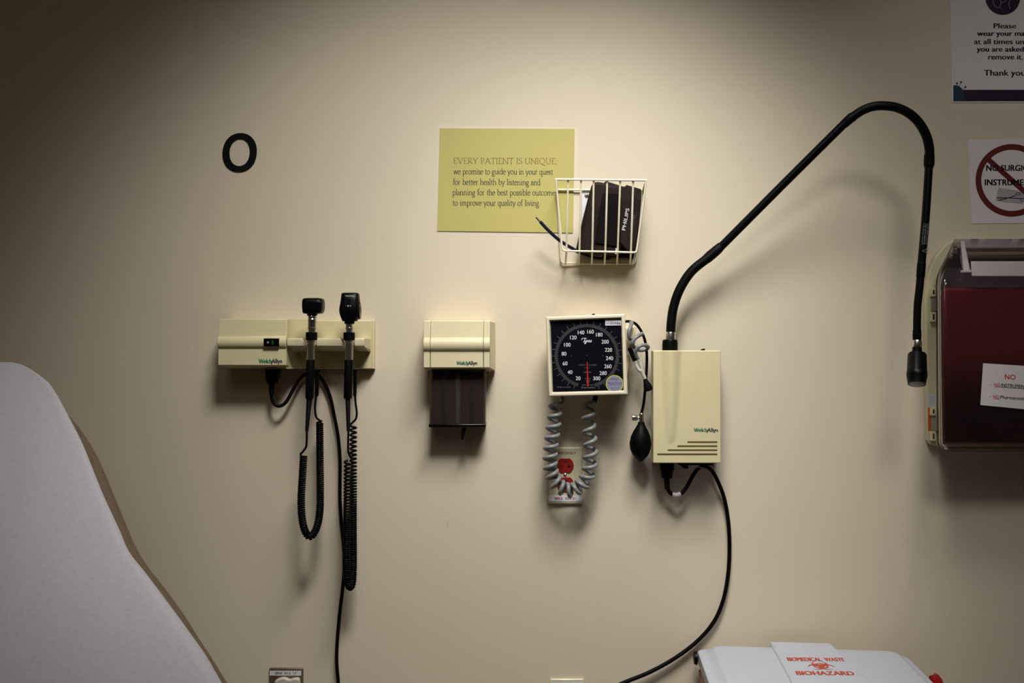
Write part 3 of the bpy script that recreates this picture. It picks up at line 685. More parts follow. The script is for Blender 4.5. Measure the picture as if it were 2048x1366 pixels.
g = MB(); x0, y0 = gy(1028, 264); x1, y1 = gy(1240, 282); g.add([G(x0, y1, .0013), G(x1, y1, .0013), G(x1, y0, .0013), G(x0, y0, .0013)], [(0, 1, 2, 3)]); q = g.build('band', mat('grey_brown_print', (120, 108, 96), .6), st); q.location = (0, 0, 0)
cc = gy(1150, 1143)
g = MB(); g.lathe(G(*cc, .0002), G(*cc, .0010), [(0, .0166), (1, .0166)], 36); st = g.build('inspection_sticker', M['lime'], t)
g = MB(); g.lathe(G(*cc, .0010), G(*cc, .0013), [(0, .0150), (1, .0150)], 36); q = g.build('sticker_face', M['stickergrey'], st); q.location = (0, 0, 0)
g = MB()
for s, a, b, c, d in (('CERTIFIED', 1105, 1068, 1195, 1085), ('Biomedical Services', 1065, 1122, 1240, 1138), ('inspection due', 1080, 1146, 1225, 1162), ('safety check', 1095, 1190, 1215, 1205), ('tested', 1110, 1218, 1205, 1232)):
    x0, y0 = gy(a, b); x1, y1 = gy(c, d); sans(g, s, (x0, y0, x1, y1), lambda x, y: G(x, y, .0015))
q = g.build('small_print', M['navy'], st); q.location = (0, 0, 0)
# wall bracket and cuff well behind the gauge (straight to the wall, so turn world points into local ones)
bpy.context.view_layer.update()
IM = t.matrix_world.inverted()
g = MB(); g.loft([[IM @ P(x, y, 0) for x, y in ((1120, 650), (1120, 770), (1255, 770), (1270, 655))], [IM @ P(x, y, .05) for x, y in ((1115, 650), (1115, 768), (1252, 768), (1272, 652))], [IM @ P(x, y, .064) for x, y in ((1150, 660), (1150, 760), (1225, 760), (1225, 660))]])
g.build('storage_well', M['cream2'], t, .003)
g = MB(); c = P(1187, 630.3, .088); g.v = []; g.lathe(IM @ P(1187, 632, .085), IM @ P(1187, 627.5, .085), [(0, .0032), (.7, .0032), (1, .002)], 14); g.build('top_stud', M['black'], t)

# ------------------------------------------------------------------ grey coiled hose
t = thing('coiled_hose', 'grey coiled air hose looped below and beside the pressure gauge', 'hose', P(1140, 800, .045))
ew = lambda cx: 1060+cx/5.254; eh = lambda cy: 780+cy/5.254
cpt = [(280, 105), (274, 150), (262, 250), (250, 350), (240, 430), (228, 520), (217, 620), (211, 720), (215, 810), (238, 905), (278, 975), (335, 1030), (420, 1055), (500, 1030), (572, 965), (612, 880), (632, 770), (636, 640), (628, 500), (620, 380), (618, 250), (630, 110)]
path = [P(ew(a), eh(b), .052) for a, b in cpt]
def pg(f):
    if f < .42: return .0225-.006*f/.42
    if f < .56: return .0150
    return .0160+.0095*min(1, (f-.56)/.18)
mbc, cpts = MB().coil(path, .0115, .0040, pg, -1, .6, 12, 22); mbc.build('coil', M['grey'], t)
aw = lambda cx: 1240+cx/8.033; ah = lambda cy: 620+cy/8.033
def A(cx, cy, d): return P(aw(cx), ah(cy), d)
MB().tube([A(165, 205, .058), A(190, 212, .062), A(150, 310, .074), A(140, 400, .074), A(165, 462, .068), A(240, 450, .056), A(330, 400, .053), A(352, 380, .062), A(290, 415, .072), A(222, 480, .075), A(205, 550, .072), A(240, 610, .062), A(330, 648, .054), A(430, 625, .053), A(450, 588, .060), A(390, 562, .071), A(300, 590, .075), A(252, 660, .072), A(255, 730, .068), A(290, 790, .064)], .0036, 12, 8).build('coil', M['grey'], t)
g = MB(); g.tube([A(298, 790, .064), A(318, 850, .064), A(345, 910, .064), A(352, 965, .064)], [.0026, .0028, .0029, .003], 12, 6); g.tube([A(245, 815, .064), A(258, 880, .064), A(300, 960, .064), A(350, 990, .064)], [.0028, .0030, .0032, .0032], 12, 6)
g.tube([A(350, 968, .064), A(375, 1040, .064), A(405, 1112, .064)], [.0042, .0038, .0034], 12, 4)
g.lathe(A(292, 790, .064), A(306, 830, .064), [(0, .002), (.3, .0036), (.6, .0036), (1, .0028)], 12); g.lathe(A(244, 810, .064), A(254, 860, .064), [(0, .002), (.3, .0038), (.6, .0038), (1, .003)], 12)
q = g.build('y_connector', M['lgrey'], t); q['label'] = 'pale forked plastic connector'
MB().tube([A(150, 610, .066), A(185, 680, .065), A(240, 808, .064)], [.0042, .0046, .0048], 12, 6).build('rubber_tube', M['rubber'], t)
MB().lathe(A(400, 1105, .064), A(468, 1300, .064), [(0, .0036), (.2, .0046), (.6, .0078), (.85, .0082), (.97, .0062), (1, .003)], 18).build('rubber_boot', M['rubber'], t)

MB().tube([cpts[0], cpts[0]+Vector((.002, .006, .006)), P(1116, 782, .040)], .0040, 12, 6).build('coil_end', M['grey'], t)
MB().tube([cpts[-1], cpts[-1]+Vector((.003, .006, .006)), P(1190, 781, .040)], .0050, 12, 6).build('rubber_end', M['rubber'], t)
# ------------------------------------------------------------------ inflation bulb
t = thing('inflation_bulb', 'black rubber inflation bulb hanging beside the gauge on a thin black hose', 'bulb', P(1280, 845, .042))
MB().tube([A(60, 190, .045), A(130, 182, .045), A(210, 200, .045), A(270, 240, .045), A(335, 330, .045), A(385, 440, .045), A(415, 560, .045), A(430, 700, .045), A(430, 900, .045), A(418, 1100, .044), A(400, 1300, .043), P(1287.5, 805, .043), P(1284, 822, .042), P(1282.7, 829, .042)], .0027, 12, 8).build('hose', M['rubber'], t)
MB().lathe(P(1282.8, 826, .042), P(1282.6, 845, .042), [(0, .0030), (.1, .0044), (.9, .0044), (1, .004)], 18).build('valve', M['chrome'], t)
g = MB(); g.lathe(P(1278.5, 835.5, .042), P(1263.8, 835.5, .042), [(0, .0022), (.25, .0022), (.26, .0046), (.45, .0056), (.95, .0056), (1, .0048)], 22); g.build('valve_knob', M['chrome'], t)
ball = [(844, 6.4), (849, 7.2), (855, 10.5), (863, 15.2), (873, 19.4), (886, 21.6), (898, 20.6), (908, 16.6), (915, 11.2), (920, 6.5), (921, 5.2), (922.5, 4.6)]
turned('bulb', M['rubber'], t, [(1282.5-1.8*min(1, (y-844)/40), y, r) for y, r in ball], .042, 36)

# ------------------------------------------------------------------ red emergency outlet
def slot(mb, px0, px1, py0, py1, d): mb.pbox(px0, px1, py0, py1, d-.0004, d+.0002)
t = thing('electrical_outlet', 'steel outlet plate with red sockets behind the grey coiled hose', 'outlet', P(1130.5, 951, 0))
MB().pbox(1096.3, 1164.8, 894.3, 1008.6, 0, .006).build('cover_plate', M['steel'], t, .0028, 3)
def recept(parent, cxp, cyp, m, hw=16.7, hh=14.7, hooks=True):
    pts = []
    for k in range(48):
        a_ = 2*PI*k/48; pts.append((cxp+hw*math.cos(a_), cyp+max(-hh, min(hh, 17.0*math.sin(a_)))))
    r = MB().ppoly(pts, .006, .0078).build('socket', m, parent, .0006)
    s = MB(); slot(s, cxp-8.2, cxp-6, cyp-1.2, cyp+5.4, .0078); slot(s, cxp+5.5, cxp+8, cyp-2.2, cyp+5.6, .0078); slot(s, cxp+5.5, cxp+12, cyp+.4, cyp+2.6, .0078)
    s.lathe(P(cxp, cyp-9, .0074), P(cxp, cyp-9, .0080), [(0, .0027), (1, .0027)], 14)
    q_ = s.build('socket_slots', M['hole'], r); q_.location = (0, 0, 0); return r
recept(t, 1130.8, 931.3, M['outred']); recept(t, 1131.2, 969.2, M['outred'])
s = MB(); c = P(1130.4, 950, .006); s.lathe(c, c+Vector((0, -.0022, 0)), [(0, .0038), (.5, .0034), (1, .0018)], 16); s.build('screw', M['chrome'], t)
g = MB(); sans(g, 'EMERGENCY', (1109.5, 903.6, 1152, 908.6), flat(.0063), .01); q = g.build('lettering', mat('maroon_ink', (64, 26, 26), .6), t)
lb = MB().pbox(1096.2, 1164.9, 991, 1002.8, .0058, .0066).build('label_strip', M['white2'], t)
g = MB(); sans(g, 'SP03  E04 01', (1109.5, 994.6, 1151.6, 999.2), flat(.0069), .01); q = g.build('lettering', mat('pink_red_ink', (170, 50, 70), .6), lb); q.location = (0, 0, 0)

# ------------------------------------------------------------------ lower outlets
t = thing('electrical_outlet', 'steel outlet plate with white label at the bottom edge, left of the cord', 'outlet', P(572, 1395, 0))
MB().pbox(537.8, 606.2, 1336.3, 1452, 0, .006).build('cover_plate', mat('tarnished_steel', (120, 100, 80), .4, .5, .1, 60), t, .0028, 3)
lb = MB().pbox(539.4, 602.5, 1341.8, 1351.2, .0058, .0066).build('label_strip', M['white2'], t)
g = MB(); sans(g, 'SP03  N12  17', (550.2, 1344.3, 593, 1348.8), flat(.0069), .012); q = g.build('lettering', M['bink'], lb); q.location = (0, 0, 0)
ivory = mat('milky_plastic', (196, 190, 172), .35, 0, .1, 200)
g = MB(); g.ppoly([(548, 1368), (549.5, 1362), (556, 1358.5), (563, 1356.4), (570, 1356.4), (576, 1359.2), (580, 1360.2), (586, 1357.8), (593, 1357), (598.5, 1358.5), (599.5, 1366), (599, 1392), (548, 1392)], .006, .016)
g.build('socket', ivory, t, .003, 3)
g = MB(); g.ppoly([(556, 1396), (588, 1396), (588, 1424), (556, 1424)], .006, .016); g.build('socket', ivory, t, .003, 3)
t = thing('electrical_outlet', 'steel outlet plate barely showing at the bottom edge, centre, below the red one', 'outlet', P(1134, 1415, 0))
MB().pbox(1099.6, 1168.8, 1358, 1473, 0, .006).build('cover_plate', M['steel'], t, .003, 2)
MB().pbox(1101, 1167.4, 1363.6, 1374, .0058, .0066).build('label_strip', M['white2'], t)
recept(t, 1134, 1396, M['cream2']); recept(t, 1134, 1434, M['cream2'])

# ------------------------------------------------------------------ examination lamp
lx = lambda cx: 1280+cx/3.595; ly = lambda cy: 640+cy/3.595
t = thing('examination_lamp', 'black gooseneck examination lamp rising from a cream wall transformer box', 'lamp', P(1373, 815, 0))
# front cover with the faded half-round swelling under the arm socket
DFc = .074; NX, NY = 44, 60
def cover(ix, iy):
    px = 1306.6+(1441.8-1306.6)*ix/NX; py = 701+(926.4-701)*iy/NY
    f = max(0, 1-(py-701)/186.0); hw = 21*(f**.28) if f > 0 else 0; dx = (px-1341.5); z = 0
    if f > 0 and abs(dx) < hw: z = .0105*(f**.6)*math.cos(PI/2*dx/hw)**1.2
    return z
V = []; F = []
for iy in range(NY+1):
    for ix in range(NX+1):
        px = 1306.6+(1441.8-1306.6)*ix/NX; py = 701+(926.4-701)*iy/NY
        p = P(px, py, DFc); p.y -= cover(ix, iy); V.append(p)
for iy in range(NY):
    for ix in range(NX):
        a = iy*(NX+1)+ix; F.append((a, a+1, a+NX+2, a+NX+1))
bd = [ix for ix in range(NX+1)]+[iy*(NX+1)+NX for iy in range(1, NY+1)]+[NY*(NX+1)+ix for ix in range(NX-1, -1, -1)]+[iy*(NX+1) for iy in range(NY-1, 0, -1)]
o0 = len(V)
for i in bd: p = V[i].copy(); p.y = -.046; V.append(p)
nb = len(bd)
for k in range(nb): F.append((bd[k], bd[(k+1) % nb], o0+(k+1) % nb, o0+k))
F.append(tuple(o0+k for k in range(nb)))
MB().add(V, F).build('front_cover', M['cream'], t, .0015, 2, 40)
MB().loft([[P(x, y, 0) for x, y in ((1304, 703), (1432, 703), (1432, 919), (1304, 919))], [P(x, y, .0455) for x, y in ((1304.5, 701.5), (1440, 701.5), (1440, 926), (1304.5, 926))], [P(x, y, .066) for x, y in ((1305.2, 702.5), (1350, 702.5), (1350, 925.5), (1305.2, 925.5))]]).build('back_shell', M['black'], t, .001)
for a, b, c, d in ((340, 872, 557, 884), (268, 901, 557, 913), (197, 930, 557, 941.5), (123, 959, 557, 972)):
    x0, x1, y0, y1 = lx(a), lx(b+0) if 0 else lx(c), ly(b), ly(d); r = (y1-y0)/2; ym = (y0+y1)/2
    pts = [(x0+r+r*math.cos(PI/2+PI*k/8), ym-r*math.sin(PI/2+PI*k/8)) for k in range(9)]+[(x1-r+r*math.cos(-PI/2+PI*k/8), ym-r*math.sin(-PI/2+PI*k/8)) for k in range(9)]
    MB().ppoly(pts, DFc-.0005, DFc+.0002).build('vent_slot', M['ventbrown'], t)
company_logo(t, lx(387), lx(562), ly(803), 6.6, DFc+.0003)
def seg(name, m, pts, r, n=16, sm=8): return MB().tube([P(*q) for q in pts], r, n, sm).build(name, m, t)
DA = .052
MB().lathe(P(1340, 701.4, DA), P(1340, 679, DA), [(0, .0150), (.75, .0148), (.95, .0138), (1, .012)], 28).build('arm_socket', M['rubber'], t)
MB().lathe(P(1341, 679.5, DA), P(1341.2, 663.5, DA), [(0, .0095), (.85, .0095), (1, .0085)], 24).build('ring', M['chrome'], t)
def flex(pts, r):
    p = catmull([P(*q) for q in pts], 60)
    L = 0; out = [p[0]]
    for i in range(1, len(p)):
        if (p[i]-out[-1]).length > .0011: out.append(p[i])
    rr = [r*(1 if (i//2) % 2 else .988) for i in range(len(out))]
    return MB().tube(out, rr, 16, 0)
flex([(1341.4, 664, DA), (1342.5, 645, DA), (1347, 615, 0.0520), (1359, 580, 0.0537), (1382, 544, 0.0555), (1413.5, 517.5, 0.0590), (1420, 512, 0.0590)], .0091).build('flexible_arm', M['rubber'], t)
seg('sleeve', M['rubber'], [(1412, 519, 0.0590), (1420, 512, 0.0590), (1434, 500, 0.0608), (1443, 491.5, 0.0608)], [.0094, .0101, .0098, .0084])
seg('arm', M['black'], [(1436, 498, 0.0608), (1442.5, 493, 0.0625), (1570, 365, 0.1010), (1690, 246, 0.1430), (1702, 235, 0.1465)], .0079)
seg('sleeve', M['rubber'], [(1688, 248.5, 0.1421), (1699, 238.5, 0.1465), (1706, 233, 0.1482)], [.0081, .0088, .0090])
flex([(1699, 239, 0.1465), (1712, 229, 0.1500), (1728, 219.5, 0.1552), (1747, 213, 0.1605), (1769, 211.6, 0.1640), (1794, 215.4, 0.1658), (1819, 227.5, 0.1658), (1839, 247, 0.1640), (1852.7, 272, 0.1605), (1858.6, 297, 0.1570), (1858.6, 312, 0.1552)], .0082).build('flexible_arm', M['rubber'], t)
seg('sleeve', M['rubber'], [(1858.6, 308.5, 0.1552), (1858.4, 322, 0.1535), (1858, 331, 0.1535), (1857.7, 336, 0.1535)], [.0088, .0092, .0088, .0074])
seg('arm', M['black'], [(1858, 330, 0.1535), (1851.6, 428.8, 0.1535), (1843, 527, 0.1535), (1842.4, 533, 0.1535)], .0071)
seg('sleeve', M['rubber'], [(1843.4, 525, 0.1535), (1842.8, 530, 0.1535), (1841.2, 551, 0.1535), (1841, 554, 0.1535)], [.0072, .0076, .0075, .007])
flex([(1841.4, 550, 0.1535), (1838.5, 580, 0.1535), (1835.4, 608, 0.1535), (1834.2, 640, 0.1535), (1834, 662, 0.1535)], .0068).build('flexible_arm', M['rubber'], t)
seg('sleeve', M['rubber'], [(1834, 660, 0.1535), (1834, 670, 0.1535), (1834, 682, 0.1535)], [.0073, .0076, .0072])
MB().lathe(P(1834, 681, 0.1535), P(1834, 694.5, 0.1552), [(0, .0078), (.15, .0083), (.9, .0083), (1, .0078)], 24).build('ring', M['chrome'], t)
MB().lathe(P(1834, 694.5, 0.1552), P(1834, 708.5, 0.1570), [(0, .0080), (1, .0088)], 24).build('head_neck', M['black'], t)
lh = MB().lathe(P(1834.2, 707.5, 0.1570), P(1833.6, 768.5, 0.1780), [(0, .0145), (.04, .0160), (.58, .0168), (.6, .0174), (.74, .0176), (.76, .0171), (1, .0150), (1.0, .0135), (.93, .0130)], 36).build('lamp_head', M['black'], t)
MB().lathe(P(1833.7, 764.5, 0.1766), P(1833.62, 768.6, 0.1784), [(0, .0128), (.8, .0130), (1, .0118)], 32).build('lens', M['glass'], t)
# warning print wrapped on the straight tube
g = MB()
ax0, ax1 = P(1851.5, 447, .1535), P(1847.6, 490, .1535)
def wrap(base0, base1, rad):
    u = (base1-base0).normalized()
    def put(x, y):      # x along the tube (0..1), y across in radians
        p = base0.lerp(base1, x); return p+Vector((math.sin(y), 0, 0))*rad+Vector((0, -math.cos(y), 0))*rad
    return put
pw = wrap(ax1, ax0, .0080)
for s, ya in (('WARNING: FOR USE WITH', -.95), ('GROUNDED OUTLET ONLY', -.5), ('DO NOT COVER VENTS', -.05), ('DISCONNECT POWER FIRST', .38), ('BEFORE SERVICING', .8)):
    sans(g, s, (0, ya, .98, ya+.26), pw)
pt = wrap(P(1846.6, 508.5, .1535), P(1847.6, 496.5, .1535), .0080)
for pl in ([(0, .75), (1, .75), (.5, -.75), (0, .75)],):
    for a_, b_ in zip(pl[:-1], pl[1:]): g.tube([pt(*a_), pt((a_[0]+b_[0])/2, (a_[1]+b_[1])/2), pt(*b_)], .00035, 6, 0)
g.tube([pt(.5, .5), pt(.5, -.05)], .0004, 6, 0)
g.build('warning_print', mat('grey_print', (140, 140, 140), .6), t)
MB().loft([[P(1400, 702, .04), P(1410, 702, .04), P(1410, 702, .055), P(1400, 702, .055)], [P(1401.5, 698.8, .04), P(1409.5, 696.8, .04), P(1409.5, 696.8, .055), P(1401.5, 698.8, .055)]]).build('switch', M['black'], t)
MB().pbox(1359.5, 1426, 926.6, 930.5, .02, .06).build('bottom_bracket', M['black'], t, .0005)
MB().pbox(1367.2, 1376.8, 930.4, 937.4, .03, .055).build('fuse_holder', M['black'], t, .001)

t = thing('power_cord', 'black power cord plugged in under the lamp transformer, swinging down towards the bin', 'cable', P(1333, 928, .035))
plug_part(t, [(1333.5, 926.8, 13.6, .011), (1333.5, 938, 13.4, .011), (1333.6, 944, 11, .010), (1333.7, 955, 10.4, .009), (1333.6, 956.5, 7.5, .007)], .035)
a = MB(); pts = []; rr = []
for k in range(20):
    f = k/19; pts.append(P(1333.2+1.2*f, 956+21.5*f, .035)); rr.append((6.6-1.0*f)*.00098*(1 if (k//2) % 2 else .86))
a.tube(pts, rr, 14, 0); a.build('strain_relief', M['rubber'], t)
pc = [(1334.6, 974, .035), (1338, 983, .035), (1344.5, 988.6, .035), (1353, 990, .035), (1363, 986.5, .033), (1374, 973, .03), (1386, 951, .026), (1397, 936.5, .024), (1407, 933.2, .022), (1417, 935.5, .02), (1427, 946, .018), (1438, 968, .014), (1446.5, 990, .012), (1453, 1018, .010), (1457.6, 1055, .010), (1459, 1100, .010), (1456, 1150, .010), (1446.5, 1200, .010), (1428, 1243, .010), (1396, 1281, .010), (1351, 1315.5, .012), (1300, 1344, .014), (1250, 1364.5, .016), (1205, 1386, .02), (1175, 1420, .028), (1155, 1440, .036), (1134, 1434, .045)]
MB().tube([P(*q) for q in pc], .0039, 12, 8).build('cable', M['rubber'], t)
tp = MB(); tp.tube([P(1344.5, 988.8, .035), P(1353, 990.3, .035), P(1361, 987.6, .0345)], .0046, 14, 6); q = tp.build('tape', M['tray'], t); q['label'] = 'white tape wrapped on the cord'
MB().tube([P(1375, 931.6, .050), P(1392, 933.6, .045), P(1408, 936, .032)], .0006, 8, 4).build('cable_tie', M['tray'], t)
plug_part(t, [(1134, 1448, 9, .012), (1134, 1442, 12, .014), (1134, 1428, 12, .014), (1134, 1422, 9, .012)], .023)

# ------------------------------------------------------------------ sharps container
sx = lambda cx: 1840+cx/2.846; sy = lambda cy: 450+cy/2.846
XR = 2275
t = thing('sharps_container', 'wall sharps box with clear cover over a dark red bin, cut by the right edge', 'sharps container', P(2060, 895, 0))
MB().ppoly([(1911, 478), (1890, 490), (1871, 513), (1857, 545), (1850.5, 590), (1852.5, 750), (1856, 882), (1862, 889), (1872, 892), (XR-10, 892), (XR+18, 560), (XR-30, 478)], 0, .014).build('back_plate', M['beige'], t, .003, 2)
def crow(py, dfr, pl, pr_, plf, prf):         # cover ring at one height: side at wall plate, rounded to the front
    r = .012
    out = [Vector((PX(pl, .0142), -.0142, PZ(py[0], .0142)))]
    xf0, xf1 = PX(plf, dfr), PX(prf, dfr)
    for k in range(7):
        a_ = k*PI/12; out.append(Vector((xf0+r-r*math.cos(a_), -dfr+r-r*math.sin(a_), PZ(py[1], dfr))))
    for k in range(7):
        a_ = k*PI/12; out.append(Vector((xf1-r+r*math.sin(a_), -dfr+r-r*math.cos(a_), PZ(py[1], dfr))))
    out.append(Vector((PX(pr_, .0142), -.0142, PZ(py[0], .0142))))
    return out
DC = .125
c = MB()
c.loft([crow((478, 478), .060, 1911, XR-20, 1914, XR-18), crow((512, 512), .086, 1893, XR-10, 1899, XR-8), crow((535, 534), .104, 1881, XR-2, 1888, XR), crow((552, 554), .118, 1874, XR+4, 1884.5, XR+4), crow((568, 572), DC, 1872, XR+6, 1883, XR+6), crow((700, 700), DC, 1872.5, XR+6, 1884, XR+6), crow((884, 888), DC, 1874, XR+4, 1886, XR+4), crow((889, 898), DC-.004, 1877, XR+1, 1889, XR+1), crow((892, 902.5), DC-.014, 1884, XR-6, 1895, XR-6)], False)
cv = c.build('clear_cover', M['clearp'], t, 0, 2, 40)
sol = cv.modifiers.new('thick', 'SOLIDIFY'); sol.thickness = .002; sol.offset = -1
rb = MB()
def rrow(py, d1, a, b): return [Vector((PX(a, .02), -.020, PZ(py, d1))), Vector((PX(b, .02), -.020, PZ(py, d1))), Vector((PX(b-3, d1), -d1, PZ(py, d1))), Vector((PX(a+3, d1), -d1, PZ(py, d1)))]
rb.loft([rrow(888, .108, 1884, XR-4), rrow(700, .112, 1883, XR-3), rrow(574, .114, 1882, XR-2)])
rb.build('red_bin', M['redbin'], t, .006, 3)
sm = MB()
for pl in ([(1905.7, 493.3, .072), (1912, 494.6, .0735), (1917.6, 498, .076)], [(1901, 506.6, .083), (1909, 508.4, .085), (1917.3, 513, .088)], [(1917, 499, .077), (1919.5, 520, .093), (1921.5, 535, .106), (1926, 542.5, .112), (1934, 544.6, .114), (1942, 544.6, .114)]):
    sm.tube([P(x, y, d+.0025) for x, y, d in pl], .0007, 8, 6)
sm.build('seam_line', M['black'], t)
# hopper with drop flap
MB().ppoly([(1913, 483), (1893, 525), (1884, 560), (1884, 578), (2268, 578), (2268, 560), (2255, 525), (2240, 483)], .0145, .020).build('inner_panel', mat('inner_grey_plastic', (98, 86, 86), .6), t, .001)
MB().ppoly([(1920, 494), (2236, 494), (2230, 542), (1926, 542)], .0205, .024).build('chute_back', mat('tan_plastic', (170, 152, 132), .6), t)
MB().pbox(1922, 2232, 480.5, 496, .0205, .034).build('hopper_top', M['tray'], t, .0015)
hs = MB(); hs.loft([[P(1921, 481, .04), P(1924, 481, .04), P(1936, 536, .112), P(1925, 536, .112)], [P(1921, 481, .062), P(1928.5, 481, .062), P(1942, 544, .124), P(1929, 546, .124)]]); hs.build('hopper_side', M['tray'], t, .001)
hs = MB(); hs.loft([[P(2231, 481, .04), P(2234, 481, .04), P(2230, 536, .112), P(2220, 536, .112)], [P(2228, 481, .062), P(2236, 481, .062), P(2228, 546, .124), P(2214, 544, .124)]]); hs.build('hopper_side', M['tray'], t, .001)
MB().pbox(1924, 2230, 540, 545, .1265, .132).build('hopper_lip', M['tray'], t, .001)
MB().loft([[P(1941.5, 522.5, .118), P(2222, 522.5, .118), P(2222, 522.5, .134), P(1941.5, 522.5, .134)], [P(1943.5, 552.5, .1275), P(2220, 552.5, .1275), P(2220, 552.5, .140), P(1943.5, 552.5, .140)]]).build('drop_flap', M['tray'], t, .0015)
for y0, y1 in ((576, 593), (624, 643.5), (815, 831), (863, 882)):
    h = MB().pbox(1863, 1871.6, y0, y1, .0142, .022).build('hinge_clip', M['cream2'], t, .0006)
    s = MB(); s.pbox(1866, 1869, y0+4, y1-4, .0215, .0222); q = s.build('clip_slot', M['hole'], h); q.location = (0, 0, 0)
for y0, y1 in ((594, 623), (832, 862)):
    MB().pbox(1864, 1876, y0, y1, .0142, .019).build('hinge', M['patch'], t, .001)
lb = MB().pbox(1856, 1871.5, 790, 814, .0138, .0147).build('label_sticker', M['white2'], t)
g = MB()
for k in range(7): sans(g, 'LOT NO HOLD', (1857.5, 792.5+3*k, 1869.5, 794+3*k), flat(.0149))
q = g.build('small_print', M['dim'], lb); q.location = (0, 0, 0)
MB().pbox(1856.4, 1863.2, 815.5, 862, .0138, .0147).build('orange_sticker', M['orange'], t)
DN = .1262
nt_ = MB().ppoly([(1966.5, 726.5), (2150, 738), (2146, 828), (1961, 810)], DN, DN+.0008).build('paper_notice', M['paper'], t)
def skew(x, y): return P(x, y+(x-1966)*.062, DN+.0011)
g = MB(); sans(g, 'NO', (2010, 745.5, 2031, 755.5), skew, .02); sans(g, 'NO', (1988.5, 764.6, 2000.2, 771), skew, .02); sans(g, 'NO', (1986.5, 788.6, 1998.6, 795), skew, .02)
ribbon(g, [(1988.5, 772.2), (2001.5, 772.2)], skew, .8, .8); ribbon(g, [(1986.5, 796.2), (2000, 796.2)], skew, .8, .8)
q = g.build('lettering', M['brightred'], nt_); q.location = (0, 0, 0); q['label'] = 'red words NO'
g = MB(); sans(g, 'INSTRUMENTS', (2002.5, 764.6, 2058, 771), skew, .02); sans(g, 'Pharmaceuticals', (2000.8, 788.6, 2063, 795), skew, .02)
ribbon(g, [(2002, 772.2), (2058, 772.2)], skew, .8, .8)
for x, y in ((1982.3, 768.4), (1980.8, 792.4)): g.ring(skew(x, y), .0002, .0007, .0002, 10)
q = g.build('lettering', M['bink'], nt_); q.location = (0, 0, 0); q['label'] = 'black bulleted words'

# ------------------------------------------------------------------ mask poster
mx = lambda cx: 1880+cx/6.208; my = lambda cy: cy/6.208
t = thing('mask_poster', 'laminated mask-wearing poster in the upper right corner with a purple bottom band', 'poster', P(2008, 60, 0))
MB().ppoly([(1892.5, -85), (2130, -82), (2133, 215), (1897.4, 215)], .0002, .0007).build('laminate', M['lam'], t)
MB().ppoly([(1898.6, -79), (2118, -76), (2121, 205), (1903.7, 205.2)], .0008, .0014).build('paper', M['paper'], t)
g = MB()
for s, bb in (('Please', (1987.6, 46.7, 2032, 56.7)), ('wear your mask', (1954.4, 61.7, 2064, 75)), ('at all times unless', (1948.6, 77.8, 2074, 88.3)), ('you are asked to', (1953.8, 93.2, 2067, 106.4)), ('remove it.', (1976.6, 109, 2045.6, 119))) :
    sans(g, s, bb, flat(.0017), .04)
q = g.build('lettering', M['bink'], t); q['label'] = 'five lines of black request text'
g = MB(); sans(g, 'Thank you!', (1968.3, 139.8, 2055, 155), flat(.0017), .03); q = g.build('lettering', M['bink'], t); q['label'] = 'black thank-you line'
g = MB(); c = P(2005.6, -5, .0016); g.disc(c, .0352, 48); g.build('roundel', M['purple'], t)
g = MB()
for pl in ([(655, -5), (665, 45), (700, 90), (745, 95), (765, 110)], [(740, 85), (760, 40), (810, 15), (835, -20)], [(740, -5), (765, 30)], [(870, 110), (855, 40), (885, -20)]):
    g.tube([P(mx(a), my(b), .0018) for a, b in pl], .0006, 6, 6)
c = P(2005.6, -5, .0017); g.ring(c, .0345, .0350, .0002, 48)
g.build('drawing', M['photogrey'], t)
MB().ppoly([(1924, 179.6), (2113, 179.6), (2113.5, 202.6), (1924, 202.6)], .0014, .0016).build('band', M['purple'], t)
g = MB(); g.ppoly([(1906.8, 170.6), (1911, 170.4), (1917, 171.6), (1922, 175), (1926, 180.5), (1928.2, 188), (1928.4, 195), (1926.5, 202.6), (1906.8, 202.6)], .0014, .0018)
for a, b, c_ in (((1913, 171.5), (1913.8, 166.6), 1), ((1918, 172.5), (1922, 164.3), 1), ((1925, 178.5), (1930.7, 174), 1)):
    g.tube([P(*a, .0018), P(*b, .0018)], .0005, 6, 0); g.disc(P(*b, .0018), .0020, 14, .0004)
g.build('germ_drawing', M['teal'], t)

# ------------------------------------------------------------------ no surgical instruments sign
nx = lambda cx: 1900+cx/6.831; ny = lambda cy: 260+cy/6.831
t = thing('prohibition_sign', 'white sign with a red crossed circle forbidding surgical instruments, above the sharps box', 'sign', P(2024, 362, 0))
MB().ppoly([(1935.2, 279), (2110, 277), (2114, 446), (1943.2, 447.4)], .0002, .0012).build('paper', M['paper'], t)
cc = P(2023.7, 360.7, .0013); sR = CAMD/FPX
g = MB(); g.ring(cc, .0612, .0725, .0004, 72)
a45 = math.radians(-41.5); u = Vector((math.cos(a45), 0, math.sin(a45))); v = Vector((-u.z, 0, u.x)); h = .0052
g.poly([cc+u*-.0640-v*h+Vector((0, -.0003, 0)), cc+u*.0640-v*h+Vector((0, -.0003, 0)), cc+u*.0640+v*h+Vector((0, -.0003, 0)), cc+u*-.0640+v*h+Vector((0, -.0003, 0))], (0, .0003, 0))
g.build('red_symbol', M['redink'], t)
g = MB(); sans(g, 'NO SURGICAL', (1972.8, 329.8, 2075, 341.6), flat(.0020), .04); q = g.build('lettering', M['bink'], t); q['label'] = 'first line of black capitals'
g = MB(); sans(g, 'INSTRUMENTS', (1970, 358.6, 2078, 370.4), flat(.0020), .04); q = g.build('lettering', M['bink'], t); q['label'] = 'second line of black capitals'
